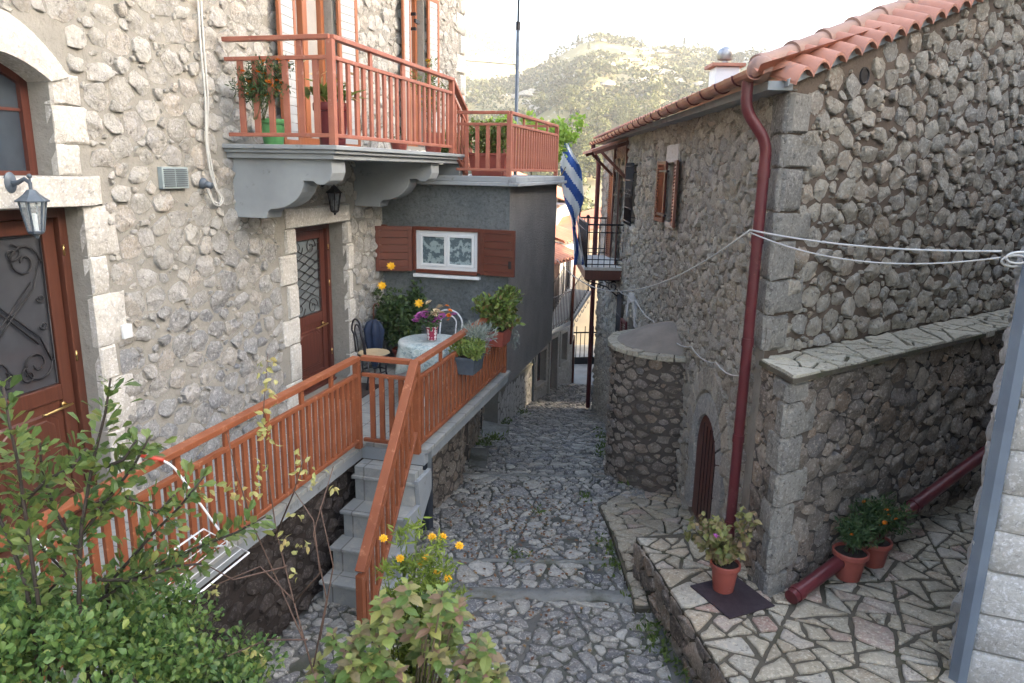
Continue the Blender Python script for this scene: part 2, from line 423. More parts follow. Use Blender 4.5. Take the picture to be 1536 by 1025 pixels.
def sheet(mb, a0, a1, b0, b1, holes, fn, thick, sides=True):
    """a wall with rectangular openings: front, back and the reveals of every opening"""
    xs = sorted(set([a0, a1]+[min(max(v, a0), a1) for hl in holes for v in hl[:2]]))
    ys = sorted(set([b0, b1]+[min(max(v, b0), b1) for hl in holes for v in hl[2:]]))
    def split(v, step):
        o = [v[0]]
        for q in v[1:]:
            n = max(1, int(math.ceil((q-o[-1])/step))); s0 = o[-1]
            o += [s0+(q-s0)*(i+1)/n for i in range(n)]
        return o
    xs = [x for i, x in enumerate(xs) if i == 0 or x-xs[i-1] > 1e-5]; ys = [y for i, y in enumerate(ys) if i == 0 or y-ys[i-1] > 1e-5]
    solid = lambda i, j: 0 <= i < len(xs)-1 and 0 <= j < len(ys)-1 and not any(hx0-1e-6 <= (xs[i]+xs[i+1])/2 <= hx1 and hy0 <= (ys[j]+ys[j+1])/2 <= hy1 for hx0, hx1, hy0, hy1 in holes)
    for i in range(len(xs)-1):
        for j in range(len(ys)-1):
            if not solid(i, j): continue
            x0, x1, y0, y1 = xs[i], xs[i+1], ys[j], ys[j+1]
            P = [fn(x0,y0,0), fn(x1,y0,0), fn(x1,y1,0), fn(x0,y1,0), fn(x0,y0,-thick), fn(x1,y0,-thick), fn(x1,y1,-thick), fn(x0,y1,-thick)]
            fs = [(0,1,2,3), (7,6,5,4)]
            if not solid(i, j-1): fs.append((4,5,1,0))
            if not solid(i+1, j): fs.append((5,6,2,1))
            if not solid(i, j+1): fs.append((6,7,3,2))
            if not solid(i-1, j): fs.append((7,4,0,3))
            mb.add(P, fs)
    return mb
def rough_block(mb, fn, a0, a1, b0, b1, h, rnd, n=3):
    """one cut stone with a slightly uneven face and worn edges"""
    N = 5; vs = []; fs = []; j = min(a1-a0, b1-b0)*.03
    t = [0, .06, .5, .94, 1]
    for yi in range(N):
        for xi in range(N):
            edge = (xi in (0, N-1)) or (yi in (0, N-1))
            a = a0+(a1-a0)*t[xi]+rnd.uniform(-j, j); b = b0+(b1-b0)*t[yi]+rnd.uniform(-j, j)
            vs.append(fn(a, b, h*(.35 if edge else 1)+rnd.uniform(-.004, .004)))
    for yi in range(N-1):
        for xi in range(N-1):
            fs.append((yi*N+xi, yi*N+xi+1, (yi+1)*N+xi+1, (yi+1)*N+xi))
    per = [i for i in range(N)]+[N*k+N-1 for k in range(1, N)]+[N*(N-1)+k for k in range(N-2, -1, -1)]+[N*k for k in range(N-2, 0, -1)]
    b = len(vs)
    for p in per:
        xi, yi = p % N, p//N
        vs.append(fn(a0+(a1-a0)*t[xi], b0+(b1-b0)*t[yi], -.05))
    for k in range(len(per)): fs.append((per[k], b+k, b+(k+1) % len(per), per[(k+1) % len(per)]))
    mb.add(vs, fs)

# ------------------------------------------------------------------ leaves
def leaf_mesh(mb, pos, d, nrm, ln, wd, fold=.25, curl=.2, shape='oval'):
    d = d.normalized(); s = d.cross(nrm)
    if s.length < 1e-4: s = d.cross(Vector((.3, .5, .8)))
    s.normalize(); n = s.cross(d)
    if shape == 'oval': prof = [(0, 0), (.3, .9), (.62, .95), (1, 0)]
    elif shape == 'obovate': prof = [(0, 0), (.38, .7), (.74, 1.0), (1, .25)]
    elif shape == 'thin': prof = [(0, 0), (.25, .7), (.6, .8), (1, 0)]
    else: prof = [(0, .12), (.22, .82), (.55, 1.0), (1, 0)]
    w = wd/2
    c = [pos+d*(t*ln)-n*(curl*ln*t*t) for t, _ in prof]
    l = [c[i]+s*(w*prof[i][1])+n*(w*prof[i][1]*fold) for i in (1, 2)]
    r = [c[i]-s*(w*prof[i][1])+n*(w*prof[i][1]*fold) for i in (1, 2)]
    if shape == 'obovate': c[3] = c[3]-d*(.02*ln)
    mb.add([c[0], c[1], c[2], c[3], l[0], l[1], r[0], r[1]], [(0,1,4),(1,2,5,4),(2,3,5),(0,6,1),(1,6,7,2),(2,7,3)])
def rvec(rnd):
    while True:
        v = Vector((rnd.uniform(-1,1), rnd.uniform(-1,1), rnd.uniform(-1,1)))
        if .01 < v.length < 1: return v.normalized()
def flower(mb, c, r, rnd, petals=9, layers=2, up=None):
    up = (up or (Vector((0,0,1))+rvec(rnd)*.5)).normalized(); a = up.orthogonal().normalized(); b = up.cross(a)
    for L in range(layers):
        for k in range(petals):
            th = 6.283*(k+.5*L)/petals+rnd.uniform(-.1, .1)
            d = (a*math.cos(th)+b*math.sin(th))+up*(.25+.55*L)
            leaf_mesh(mb, c, d, up, r*(1-.2*L), r*.62, .2, .15, 'petal')
def bush_leaves(mb, rnd, clumps, per, ln, wd, shape='oval', upb=.5, jit=.35, outer=True):
    for (c, r) in clumps:
        c = Vector(c)
        for _ in range(int(per*r*r*1000)):
            v = rvec(rnd); rr = r*(rnd.random()**.35)*(1 if v.z > -.4 else .8)
            p = c+v*rr
            d = (v*.7+Vector((0,0,upb))+rvec(rnd)*jit*2)
            s = rnd.uniform(.65, 1.25)
            leaf_mesh(mb, p, d, (v+Vector((0,0,.8))+rvec(rnd)*.5).normalized(), ln*s, wd*s, rnd.uniform(.1,.4), rnd.uniform(0,.4), shape)
# ------------------------------------------------------------------ ground, path, patio (the setting)
PROF = [(-60,-1.5),(3,-1.25),(5,-1.25),(6.45,-1.27),(7.1,-1.32),(8.85,-1.40),(10,-1.62),(12,-2.1),(14,-2.62),(16,-3.12),(18,-3.6),(20,-3.95),(22,-4.15),(26,-4.3),(40,-4.4)]
def prof(y):
    for (a, za), (b, zb) in zip(PROF, PROF[1:]):
        if y <= b: return za+(zb-za)*(y-a)/(b-a)
    return PROF[-1][1]
def sstep(a, b, x):
    t = min(1, max(0, (x-a)/(b-a))); return t*t*(3-2*t)
def skyline(az):      # elevation (tangent) of the near hill's crest by azimuth in degrees
    pts = [(-180,.10),(-60,.14),(-25,.10),(-8,.11),(-3.5,.112),(0,.116),(1.7,.128),(3,.145),(4.6,.160),(6,.165),(8.5,.158),(10.5,.151),(13,.147),(15.5,.138),(19,.145),(25,.2),(60,.25),(180,.10)]
    for (a, ea), (b, eb) in zip(pts, pts[1:]):
        if az <= b: return ea+(eb-ea)*(az-a)/(b-a)
    return .1
def skyline2(az):
    pts = [(-180,.16),(-20,.2),(-9,.185),(-5.5,.176),(-3,.168),(-1,.158),(1,.142),(3.5,.13),(8,.1),(180,.12)]
    for (a, ea), (b, eb) in zip(pts, pts[1:]):
        if az <= b: return ea+(eb-ea)*(az-a)/(b-a)
    return .1
def fbm(x, y, s, o=5):
    return noise.fractal(Vector((x/s, y/s, 3.1)), .6, 2.0, o)
def hill(x, y):
    r = math.hypot(x, y); az = math.degrees(math.atan2(x, y))
    e1 = skyline(az); e2 = skyline2(az)
    t = min(1, max(0, (r-80)/(430-80)))
    z1 = 2.75-24+(e1*430+24)*(t**1.12) if r < 430 else 2.75+e1*430-(r-430)*.22
    t2 = min(1, max(0, (r-520)/300)); z2 = (2.75+e2*820)*sstep(0, 1, t2)+(-20)*(1-sstep(0,1,t2)) if r < 820 else 2.75+e2*820-(r-820)*.08
    w = sstep(90, 240, r)
    z = max(z1, z2)+fbm(x, y, 70)*6*w*(1-.6*sstep(330, 430, r)*(1-sstep(430, 500, r)))+fbm(x, y, 16, 4)*1.1*w
    return z
def ground_z(x, y):
    r = math.hypot(x, y)
    zn = prof(y)-.28
    if y < 4.3: zn = zn+min(2.3, max(0, (4.3-y)*.62))*sstep(-8, -3, -abs(x)) if True else zn
    if y > 26: zn -= (y-26)*.35
    w = sstep(45, 85, r)
    return zn*(1-w)+hill(x, y)*w
def make_ground():
    azs = [-180+i*6 for i in range(26)]; azs = [a for a in azs if a < -26]
    a = -26.0
    while a < 40: azs.append(a); a += .45
    while a < 180: azs.append(a); a += 6
    rs = [0.0]; r = .6
    while r < 1600: rs.append(r); r *= 1.045 if r > 60 else 1.09
    vs = [(0, 0, ground_z(0, 0))]; fs = []; n = len(azs)
    for r in rs[1:]:
        for az in azs:
            x, y = r*math.sin(R(az)), r*math.cos(R(az)); vs.append((x, y, ground_z(x, y)))
    for k in range(n): fs.append((0, 1+(k+1) % n, 1+k))
    for i in range(len(rs)-2):
        for k in range(n):
            fs.append((1+i*n+k, 1+i*n+(k+1) % n, 1+(i+1)*n+(k+1) % n, 1+(i+1)*n+k))
    m, nt, p = new_mat('hillside')
    geo = nt.nodes.new('ShaderNodeTexCoord')
    f = tex(nt, .035, 8, .62); g = tex(nt, .3, 6, .7)
    c = ramp(nt, [(.20,.17,.075,.36),(.26,.22,.10,.5),(.33,.29,.18,.6)], f)
    c = mixc(nt, c, (.46,.43,.36), maprange(nt, g, .57, .68, 0, .7))
    c = mixc(nt, c, (.13,.14,.06), maprange(nt, tex(nt, .09, 7, .65), .53, .6, 0, .75))
    sx = nt.nodes.new('ShaderNodeSeparateXYZ'); nt.links.new(geo.outputs['Object'], sx.inputs[0])
    ln = nt.nodes.new('ShaderNodeVectorMath'); ln.operation = 'LENGTH'; nt.links.new(geo.outputs['Object'], ln.inputs[0])
    soil = ramp(nt, [(.05,.04,.032,.3),(.09,.075,.06,.7)], tex(nt, 5, 6))
    c = mixc(nt, soil, c, maprange(nt, ln.outputs['Value'], 24, 40, 0, 1))
    nt.links.new(c, p.inputs['Base Color']); p.inputs['Roughness'].default_value = .95; p.inputs['Specular IOR Level'].default_value = .1
    mb = MB(); mb.add(vs, fs)
    return tag(mb.build('terrain', m, smooth=True), kind='structure')
terrain = make_ground()

# the stepped alley, tread by tread
TR = [2.2, 4.9, 6.42, 7.02, 8.3, 9.6, 10.9, 12.3, 13.8, 15.4, 17.0, 18.7, 20.6, 23.0]
def tread_z(i, y):
    y0, y1 = TR[i], TR[i+1]; z0, z1 = prof(y0), prof(y1); drop = min(.10, abs(z1-z0)*.55)
    return z0+(z1+drop-z0)*(y-y0)/(y1-y0)
def xr(y): return 1.35+.02*(y-6) if y < 8.6 else 1.6+.22*min(4, y-8.6)
def xl(y): return -3.6 if y < 6.4 else (-1.15 if y < 15 else -1.0+.32*(y-15))
mort = MB(); cob = MB(); nose = MB()
for i in range(len(TR)-1):
    y0, y1 = TR[i], TR[i+1]; x0 = min(xl(y0+.01), xl(y1-.01)); x1 = max(xr(y0), xr(y1))
    za, zb = tread_z(i, y0), tread_z(i, y1)
    mort.add([(x0,y0,za),(x1+.3,y0,za),(x1+.3,y1,zb),(x0,y1,zb),(x0,y1,zb-.4),(x1+.3,y1,zb-.4)], [(0,1,2,3),(3,2,5,4)])
    wn_ = [.12, .2, .07, 0, .05, 0, 0, 0, 0, 0, 0, 0, 0][i]
    sz = .17 if y0 < 6.5 else (.145 if y0 < 10 else .155)
    shatter(cob, [(x0,y0),(x1,y0),(x1,y1-wn_),(x0,y1-wn_)], sz*(.9 if y0 < 6.5 else .92), (lambda a, b, h, i=i: (a, b, tread_z(i, b)+h)), gap=.019, h=.018, seed=50+i, var=.75, jag=.16, cut=(.1,.26), rough=.8, drop=.035, skew=.5, stretch=1.35)
    if wn_:
        n = 30
        pts = []
        for k in range(n+1):
            x = x0+(x1-x0)*k/n; w = random.uniform(-.05, .05)*(1 if wn_ > .1 else .5); z = random.uniform(-.012, .012)
            pts.append([(x, y1-wn_+w, zb+.006), (x, y1-wn_+w+.012, zb+.028+z), (x, y1-.012, zb+.026+z), (x, y1, zb+.008), (x, y1+.002, zb-.12)])
        vs = [p for q in pts for p in q]
        nose.add(vs, [(k*5+j, (k+1)*5+j, (k+1)*5+j+1, k*5+j+1) for k in range(n) for j in range(4)])
path = tag(mort.build('path', M['cobjoint']), kind='structure')
cob.build('paving', M['cob'], path, smooth=True); nose.build('step_edge', M['nosing'], path, smooth=True, fixn=True)
# the concrete street the alley runs into
mb = MB(); mb.add([(-3.5,22.9,-4.22),(6,22.9,-4.22),(9,60,-4.7),(-3.5,60,-4.7)], [(0,1,2,3)])
tag(mb.build('road', surf('concrete_road', (.3,.31,.3), (.22,.225,.22), .85, 1.5, 20, .3, .01)), kind='structure')
# patio and the lower landing by the arched door, both of crazy paving
PZ = -.81; LZ = -1.20
patio = MB(); kerbs = MB(); flags = MB()
pe = [(1.26,6.68),(1.40,5.85),(1.60,4.55),(1.86,3.0)]          # alley edge of the patio
def pex(y):
    for (xa, ya), (xb, yb) in zip(pe, pe[1:]):
        if y >= yb: return xa+(xb-xa)*(y-ya)/(yb-ya)
    return pe[-1][0]
poly = [(1.28,6.68),(2.5,6.9),(6.6,9.6),(9.5,9.0),(6,3.0),(1.87,3.0),(1.61,4.55),(1.41,5.85)]
patio.prism(poly, lambda x, y: (x, y, PZ-.9), lambda x, y: (x, y, PZ))
po = tag(patio.build('patio', M['flagjoint'], fixn=True), kind='structure')
shatter(flags, [(1.265,6.66),(2.3,6.66),(6.6,9.4),(9.0,8.8),(6,3.05),(1.855,3.05),(1.595,4.55),(1.395,5.85)], .235, lambda a, b, h: (a, b, PZ+h), gap=.023, h=.016, seed=78, var=.55, jag=.07, cut=(.05,.14), rough=.5, keep=lambda a, b: b < 6.1+.85*max(0, a-1.9)+.6)
flags.build('paving', M['flag'], po, smooth=True)
wallst = MB()
for (xa, ya), (xb, yb) in zip(pe, pe[1:]):
    L_ = math.hypot(xb-xa, yb-ya); dx, dy = (xb-xa)/L_, (yb-ya)/L_
    rubble(wallst, 0, L_, -1.4, PZ-.02, .15, lambda a, b, h, xa=xa, ya=ya, dx=dx, dy=dy: (xa+dx*a+dy*h*1.0, ya+dy*a-dx*h, b) if False else (xa+dx*a-abs(dy)*h, ya+dy*a-abs(dx)*h*.2, b), seed=int(ya*10), gap=.02, h=.03)
wallst.build('patio_face', M['d_stone'], po, smooth='auto')
land = MB()
lp = [(1.12,8.45),(1.17,7.6),(1.19,6.05),(1.34,6.05),(1.34,6.66),(2.6,6.72),(2.6,9.3),(1.5,9.2)]
land.prism(lp, lambda x, y: (x, y, LZ-.5), lambda x, y: (x, y, LZ-.13*max(0, y-7.3)))
lo = tag(land.build('landing', M['flagjoint'], fixn=True), kind='structure')
fl = MB(); shatter(fl, [(1.13,8.44),(1.175,7.6),(1.2,6.69),(2.3,6.72),(2.3,9.3),(1.55,9.1)], .23, lambda a, b, h: (a, b, LZ-.13*max(0, b-7.3)+h), gap=.022, h=.016, seed=5, var=.5, jag=.07, cut=(.05,.14), rough=.5)
shatter(fl, [(1.195,6.08),(1.335,6.08),(1.335,6.66),(1.19,6.66)], .16, lambda a, b, h: (a, b, LZ+h), gap=.02, h=.016, seed=6)
fl.build('paving', M['flag'], lo, smooth=True)
# ------------------------------------------------------------------ materials for built things
M['rail'] = surf('orange_brown_paint', (.275,.09,.038), (.22,.068,.028), .5, 5, 45, .12, .003, wear=((.40,.17,.09), 14, .58))
M['rail2'] = surf('reddish_brown_paint', (.36,.135,.085), (.29,.10,.065), .5, 5, 45, .12, .003, wear=((.40,.20,.15), 14, .58))
M['concrete'] = surf('grey_concrete', (.30,.33,.34), (.23,.255,.265), .8, 2.2, 30, .25, .006, wear=((.15,.16,.165), 4, .6))
M['greyplaster'] = surf('blue_grey_plaster', (.125,.155,.175), (.10,.125,.143), .85, 2, 34, 1.0, .03, detail=7)
def _rough(name, a, b, sc):
    m, nt, p = new_mat(name)
    c = ramp(nt, [(*a, .35), (*b, .65)], tex(nt, 1.7, 6, .6)); nt.links.new(c, p.inputs['Base Color']); p.inputs['Roughness'].default_value = .9
    
    sp_ = tex(nt, sc*1.6, 6, .75); c = mixc(nt, c, tuple(v*.5 for v in b), maprange(nt, sp_, .5, .66, 0, .75)); c = mixc(nt, c, tuple(v*1.35 for v in a), maprange(nt, sp_, .3, .42, .7, 0))
    c = mixc(nt, c, tuple(v*.6 for v in b), maprange(nt, tex(nt, .8, 6, .7), .5, .7, 0, .5)); nt.links.new(c, p.inputs['Base Color'])
    bump(nt, p, tex(nt, sc, 5, .7), 1.0, .07); bump(nt, p, tex(nt, sc*4, 4, .7), .8, .015); return m
M['roughcast'] = _rough('grey_roughcast', (.52,.51,.485), (.42,.41,.39), 26)
M['greyplaster'] = _rough('blue_grey_trowelled_plaster', (.28,.315,.32), (.215,.25,.255), 15)
M['doorwood'] = wood('red_brown_door', (.10,.036,.022), (.065,.023,.015), .38, 'Z')
M['doorwood2'] = wood('dark_brown_door', (.115,.036,.025), (.07,.022,.016), .42, 'Z')
M['shutter'] = wood('brown_shutter', (.135,.038,.022), (.09,.026,.015), .42, 'X')
M['iron'] = surf('black_iron', (.012,.013,.016), (.02,.02,.024), .45, 8, metal=.3)
M['lantern'] = surf('grey_blue_lantern', (.10,.13,.16), (.07,.09,.115), .5, 10, metal=.2)
M['brass'] = surf('brass', (.45,.33,.14), (.35,.25,.1), .3, 8, metal=.9)
M['white'] = surf('white_paint', (.70,.73,.74), (.62,.66,.68), .4, 3)
M['whitemetal'] = surf('white_enamel', (.74,.76,.76), (.66,.69,.70), .35, 5)
M['terra'] = surf('terracotta_plastic', (.33,.085,.06), (.27,.068,.05), .5, 4, 40, .1, .003, wear=((.4,.2,.15), 7, .62))
M['soil'] = surf('potting_soil', (.035,.026,.02), (.02,.015,.012), .95, 30, 60, .9, .02)
M['stem'] = surf('plant_stem', (.11,.085,.045), (.07,.05,.03), .8, 20)
M['gstem'] = surf('green_stem', (.10,.15,.05), (.08,.11,.04), .6, 20)
M['cable'] = surf('white_cable', (.55,.56,.54), (.45,.46,.44), .5, 8)
def glassmat(name, col, rough=.05, tint=None):
    m, nt, p = new_mat(name)
    c = ramp(nt, [(*col, .3), (*(tint or tuple(x*.6 for x in col)), .7)], tex(nt, 2.2, 5, .6))
    nt.links.new(c, p.inputs['Base Color']); p.inputs['Roughness'].default_value = rough
    p.inputs['Specular IOR Level'].default_value = .8; p.inputs['Coat Weight'].default_value = .6; p.inputs['Coat Roughness'].default_value = .04
    return m
M['dglass'] = glassmat('dim_glass', (.06,.065,.075), .12)
M['wglass'] = glassmat('blue_glass', (.055,.075,.10), .1, (.03,.04,.055))
M['paleglass'] = glassmat('curtained_glass', (.42,.42,.40), .15, (.3,.3,.3))
def lace():
    m, nt, p = new_mat('lace_curtain')
    tc = nt.nodes.new('ShaderNodeTexCoord'); v = nt.nodes.new('ShaderNodeTexVoronoi'); v.inputs['Scale'].default_value = 42; v.feature = 'F1'
    w = nt.nodes.new('ShaderNodeTexWave'); w.inputs['Scale'].default_value = 9; w.inputs['Distortion'].default_value = 9; w.inputs['Detail'].default_value = 3; w.wave_type = 'RINGS'
    nt.links.new(tc.outputs['Object'], v.inputs[0]); nt.links.new(tc.outputs['Object'], w.inputs[0])
    f = mixc(nt, v.outputs['Distance'], w.outputs['Fac'], .55)
    c = ramp(nt, [(.07,.11,.13,.34),(.12,.18,.2,.42),(.20,.27,.28,.52),(.29,.37,.38,.7)], f)
    nt.links.new(c, p.inputs['Base Color']); p.inputs['Roughness'].default_value = .35; p.inputs['Coat Weight'].default_value = .5
    return m
M['lace'] = lace()

# ------------------------------------------------------------------ left house
FN = -4.47
lh = thing('stone_house', Lw(0, FN, 0), LROT, 'pale rubble stone house on the left with arched window and grey balcony over its doors', 'house')
def L3(u, n, z): return (n-FN, u, z)          # alley-frame numbers -> the house's own coordinates
HOL = [(3.40,4.44,0,2.42), (3.40,4.27,2.64,3.50), (7.27,8.47,0,2.06), (7.40,8.30,2.93,5.2), (10.50,11.15,3.05,5.3)]
lf = lambda a, b, h: (h, a, b)
mb = MB(); sheet(mb, -3, 13.06, -2.5, 6.3, HOL, lf, .42)
mb.box(-7.5, -.421, -3, -2.6, -2.5, 6.3); mb.box(-7.5, -.421, 12.65, 13.06, -2.5, 6.3); mb.box(-7.9, -7.5, -3, 13.06, -2.5, 6.3)
wall = mb.build('wall', M['l_mortar'], lh)
rnd = random.Random(3)
blocks = [(3.0,4.61,2.42,2.635,.05)]                               # lintel over the left door
z = 0.0
for i, hgt in enumerate([.36,.30,.42,.27,.40,.30,.37]):           # jamb of the left door
    blocks.append((4.44, 4.60 if i % 2 else 4.74, z+.004, z+hgt-.004, .02)); z += hgt
for (a, b, w) in [(2.64,2.86,4.46),(2.86,3.12,4.56),(3.12,3.34,4.52)]: blocks.append((4.27, w, b*0+a+.004, b-.004, .02))
blocks.append((7.10,8.56,2.065,2.285,.045))
z = 0.0
for i, hgt in enumerate([.34,.42,.30,.38,.34,.28]):
    blocks.append((7.27-(.2 if i % 2 else .33), 7.27, z+.005, z+hgt-.005, .03)); blocks.append((8.47, 8.47+(.10 if i % 2 else .15), z+.005, z+hgt-.005, .03)); z += hgt
z = 2.7
for i in range(9):
    blocks.append((13.06-(.42 if i % 2 else .25), 13.06, z, z+.31, .035)); z += .33
for nm_, sel in (('lintel', lambda q: q[3]-q[2] < .23 and q[1]-q[0] > 1), ('door_jamb', lambda q: 4 < q[1] < 4.9), ('inner_jamb', lambda q: q[1] < 7.3 and q[0] > 6.5 and q[3]-q[2] > .23), ('outer_jamb', lambda q: 8.4 < q[0] < 8.7), ('cornerstone', lambda q: q[0] > 12)):
    for bl in [q for q in blocks if sel(q) and (nm_ == 'lintel' or not (q[3]-q[2] < .23 and q[1]-q[0] > 1))]:
        if nm_ == 'lintel': mb = MB(); rough_block(mb, lf, *bl, rnd); mb.build('lintel', M['cut'], lh, smooth='auto')
    if nm_ != 'lintel':
        mb = MB()
        for bl in blocks:
            if sel(bl) and not (bl[3]-bl[2] < .23 and bl[1]-bl[0] > 1): rough_block(mb, lf, *bl, rnd)
        mb.build(nm_, M['cut'], lh, smooth='auto')
# arch over the upper window: segment between two arcs
arc = MB(); cu, hw, zs, rise = 3.83, .44, 3.27, .15
def arcz(u, z0, w, r): t = min(1, abs(u-cu)/w); return z0+r*(1-t*t)
N = 14; ins = [(cu-hw+2*hw*i/N) for i in range(N+1)]
pin = [(u, arcz(u, zs, hw, rise)) for u in ins]; pout = [(cu+(u-cu)*1.36, arcz(u, zs+.05, hw, rise+.22)) for u in ins]
vs = []; fs = []
for (a, b) in zip(pin, pout):
    m_ = ((a[0]+b[0])/2, (a[1]+b[1])/2)
    vs += [(-.3, a[0], a[1]), (.035, a[0], a[1]), (.045, *m_), (.03, b[0], b[1]), (-.05, b[0], b[1])]
for i in range(N):
    for k in range(4): fs.append((i*5+k, (i+1)*5+k, (i+1)*5+k+1, i*5+k+1))
arc.add(vs, fs); arc.build('arch_stone', M['cut'], lh, smooth='auto', fixn=True)
hs = [(3.0,4.63,0,2.64), (3.0,4.53,2.62,3.36), (3.2,4.45,3.3,3.66), (6.96,8.62,0,2.30), (7.33,8.36,2.9,5.2), (10.4,11.2,3.0,5.3), (6.02,9.9,2.80,2.97), (5.22,5.58,2.52,2.72), (12.75,13.06,2.6,6)]
mb = MB()
rubble(mb, 2.7, 13.06, -.3, 6.2, .13, lf, spread=.72, asp=1.15, gap=.016, h=.036, holes=hs, limit=1.02, seed=21, rough=.38)
mb.build('rubble_stones', M['l_stone'], wall, smooth='auto')
# roof, far above the frame
mb = MB(); mb.prism([(.3,6.27),(-3.7,7.9),(-8.2,6.15),(-8.2,6.3),(-3.7,8.05),(.3,6.42)], lambda x, z: (x, -3.3, z), lambda x, z: (x, 13.3, z))
mb.build('roof', surf('roof_tiles', (.4,.16,.09), (.3,.12,.07), .8, 3), lh, fixn=True)

def spiral(c, r0, turns, a0, plane, sgn=1, n=22):
    pts = []
    for i in range(n+1):
        t = i/n; r = r0*(1-.82*t); a = a0+sgn*turns*6.283*t
        pts.append(plane(c[0]+r*math.cos(a), c[1]+r*math.sin(a)))
    return pts
def panelled_door(root, u0, u1, z1, n, matw, glass, handle_side, scr='scroll'):
    """frame, leaf with a glazed top behind iron scrolls and a raised lower panel"""
    x = n-FN
    mb = MB(); f = .07
    mb.box(x-.10, x+.03, u0, u0+f, 0, z1); mb.box(x-.10, x+.03, u1-f, u1, 0, z1); mb.box(x-.10, x+.03, u0+f, u1-f, z1-f, z1)
    mb.box(x-.1, x+.06, u0, u1, -.02, .025)
    fr = mb.build('door_frame', matw, root, bevel=.006)
    a0, a1 = u0+f+.006, u1-f-.006; zt = z1-f-.008; s = .105; zm = z1*.43
    mb = MB()
    mb.box(x-.07, x-.012, a0, a0+s, .03, zt); mb.box(x-.07, x-.012, a1-s, a1, .03, zt)
    mb.box(x-.07, x-.012, a0+s, a1-s, zt-s, zt); mb.box(x-.07, x-.012, a0+s, a1-s, zm-.06, zm+.06); mb.box(x-.07, x-.012, a0+s, a1-s, .03, .2)
    mb.box(x-.06, x-.03, a0+s, a1-s, .2, zm-.06)
    leaf = mb.build('door', matw, root, bevel=.006)
    mb = MB(); b0, b1, c0, c1 = a0+s+.05, a1-s-.05, .27, zm-.13; ch = .06
    P = [(b0,c0),(b1,c0),(b1,c1-ch),(b1-ch,c1-ch*.3),(b1-ch*1.4,c1),(b0+ch*1.4,c1),(b0+ch,c1-ch*.3),(b0,c1-ch)]
    cxp, czp = (b0+b1)/2, (c0+c1)/2
    mb.prism(P, lambda u, z: (x-.03, u, z), lambda u, z: (x-.012, cxp+(u-cxp)*.94, czp+(z-czp)*.95))
    mb.prism([(cxp+(u-cxp)*.82, czp+(z-czp)*.86) for u, z in P], lambda u, z: (x-.012, u, z), lambda u, z: (x-.002, cxp+(u-cxp)*.96, czp+(z-czp)*.96))
    mb.build('door_panel', matw, leaf, bevel=.004)
    g0, g1, h0, h1 = a0+s, a1-s, zm+.06, zt-s
    mb = MB(); mb.box(x-.055, x-.047, g0, g1, h0, h1); mb.build('glass', glass, leaf)
    mb = MB(); pl = lambda u, z: (x-.030, u, z); w = g1-g0; hh = h1-h0; um = (g0+g1)/2; r = .0065
    mb.tube([pl(g0+.01,h0+.01),pl(g1-.01,h0+.01),pl(g1-.01,h1-.01),pl(g0+.01,h1-.01)], .006, 6, closed=True)
    if scr == 'scroll':
        for sx in (-1, 1):
            for sz in (-1, 1):
                cz = (h0+h1)/2+sz*hh*.33; cu_ = um+sx*w*.25
                mb.tube(spiral((cu_, cz), w*.20, 1.5, math.pi*(0 if sx > 0 else 1), pl, sx*sz), r, 6)
                mb.tube(spiral((um+sx*w*.13, cz+sz*hh*.06), w*.10, 1.3, math.pi*.5, pl, -sx*sz), r*.9, 6)
                mb.tube([pl(um+sx*w*.45, cz), pl(um+sx*w*.49, cz)], r, 6)
                mb.tube([pl(um+sx*w*.44, cz), pl(um+sx*w*.33, (h0+h1)/2+sz*hh*.16), pl(um, (h0+h1)/2-sz*hh*.02), pl(um-sx*w*.3, (h0+h1)/2-sz*hh*.2)], r, 6)
                mb.tube(spiral((um+sx*w*.4, (h0+h1)/2+sz*hh*.09), w*.055, 1.2, math.pi, pl, sx), r*.8, 6)
    else:
        for k in range(-2, 4):
            for sx in (-1, 1):
                pts = []
                zc = h0+hh*(.3+.12*k)
                ua, ub = (g0, g1) if sx > 0 else (g1, g0)
                mb.tube([pl(ua, min(max(zc, h0+.05), h1-.05)), pl(ub, min(max(zc+hh*.3, h0+.05), h1-.05))], .005, 6)
        for cz in (h0+hh*.1, h1-hh*.1):
            for sx in (-1, 1): mb.tube(spiral((um+sx*w*.22, cz), w*.17, 1.4, 0, pl, sx), .005, 6)
    mb.build('grille', M['iron'], leaf, smooth=True)
    hu = a0+s*.55 if handle_side == 0 else a1-s*.55
    mb = MB()
    mb.lathe([(.022,0),(.022,.008),(.012,.012)], 12); mb.xf(Matrix.Rotation(R(90), 4, 'Y')); mb.v = [(p[0]+x-.012, p[1]+hu-.05, p[2]+zm-.10) for p in mb.v]
    mb.tube([(x, hu-.05, zm-.1), (x+.04, hu-.05, zm-.1), (x+.045, hu-.02, zm-.1), (x+.045, hu-.26, zm-.115), (x+.03, hu-.28, zm-.115)], .010, 8)
    mb.build('handle', M['brass'], leaf, smooth=True)
    for zz in (.35, 1.25, z1-.35): mb = MB(); mb.tube([(x+.032, u1-f*.8, zz), (x+.032, u1-f*.8, zz+.08)], .009, 8); mb.build('hinge', M['brass'], fr, smooth=True)
panelled_door(lh, 3.42, 4.44, 2.41, -4.66, M['doorwood'], M['dglass'], 1)
panelled_door(lh, 7.36, 8.40, 2.05, -4.69, M['doorwood2'], glassmat('pale_door_glass', (.22,.25,.26), .2, (.12,.14,.15)), 1, 'lattice')  # middle door glass is a paler grey than the left door's
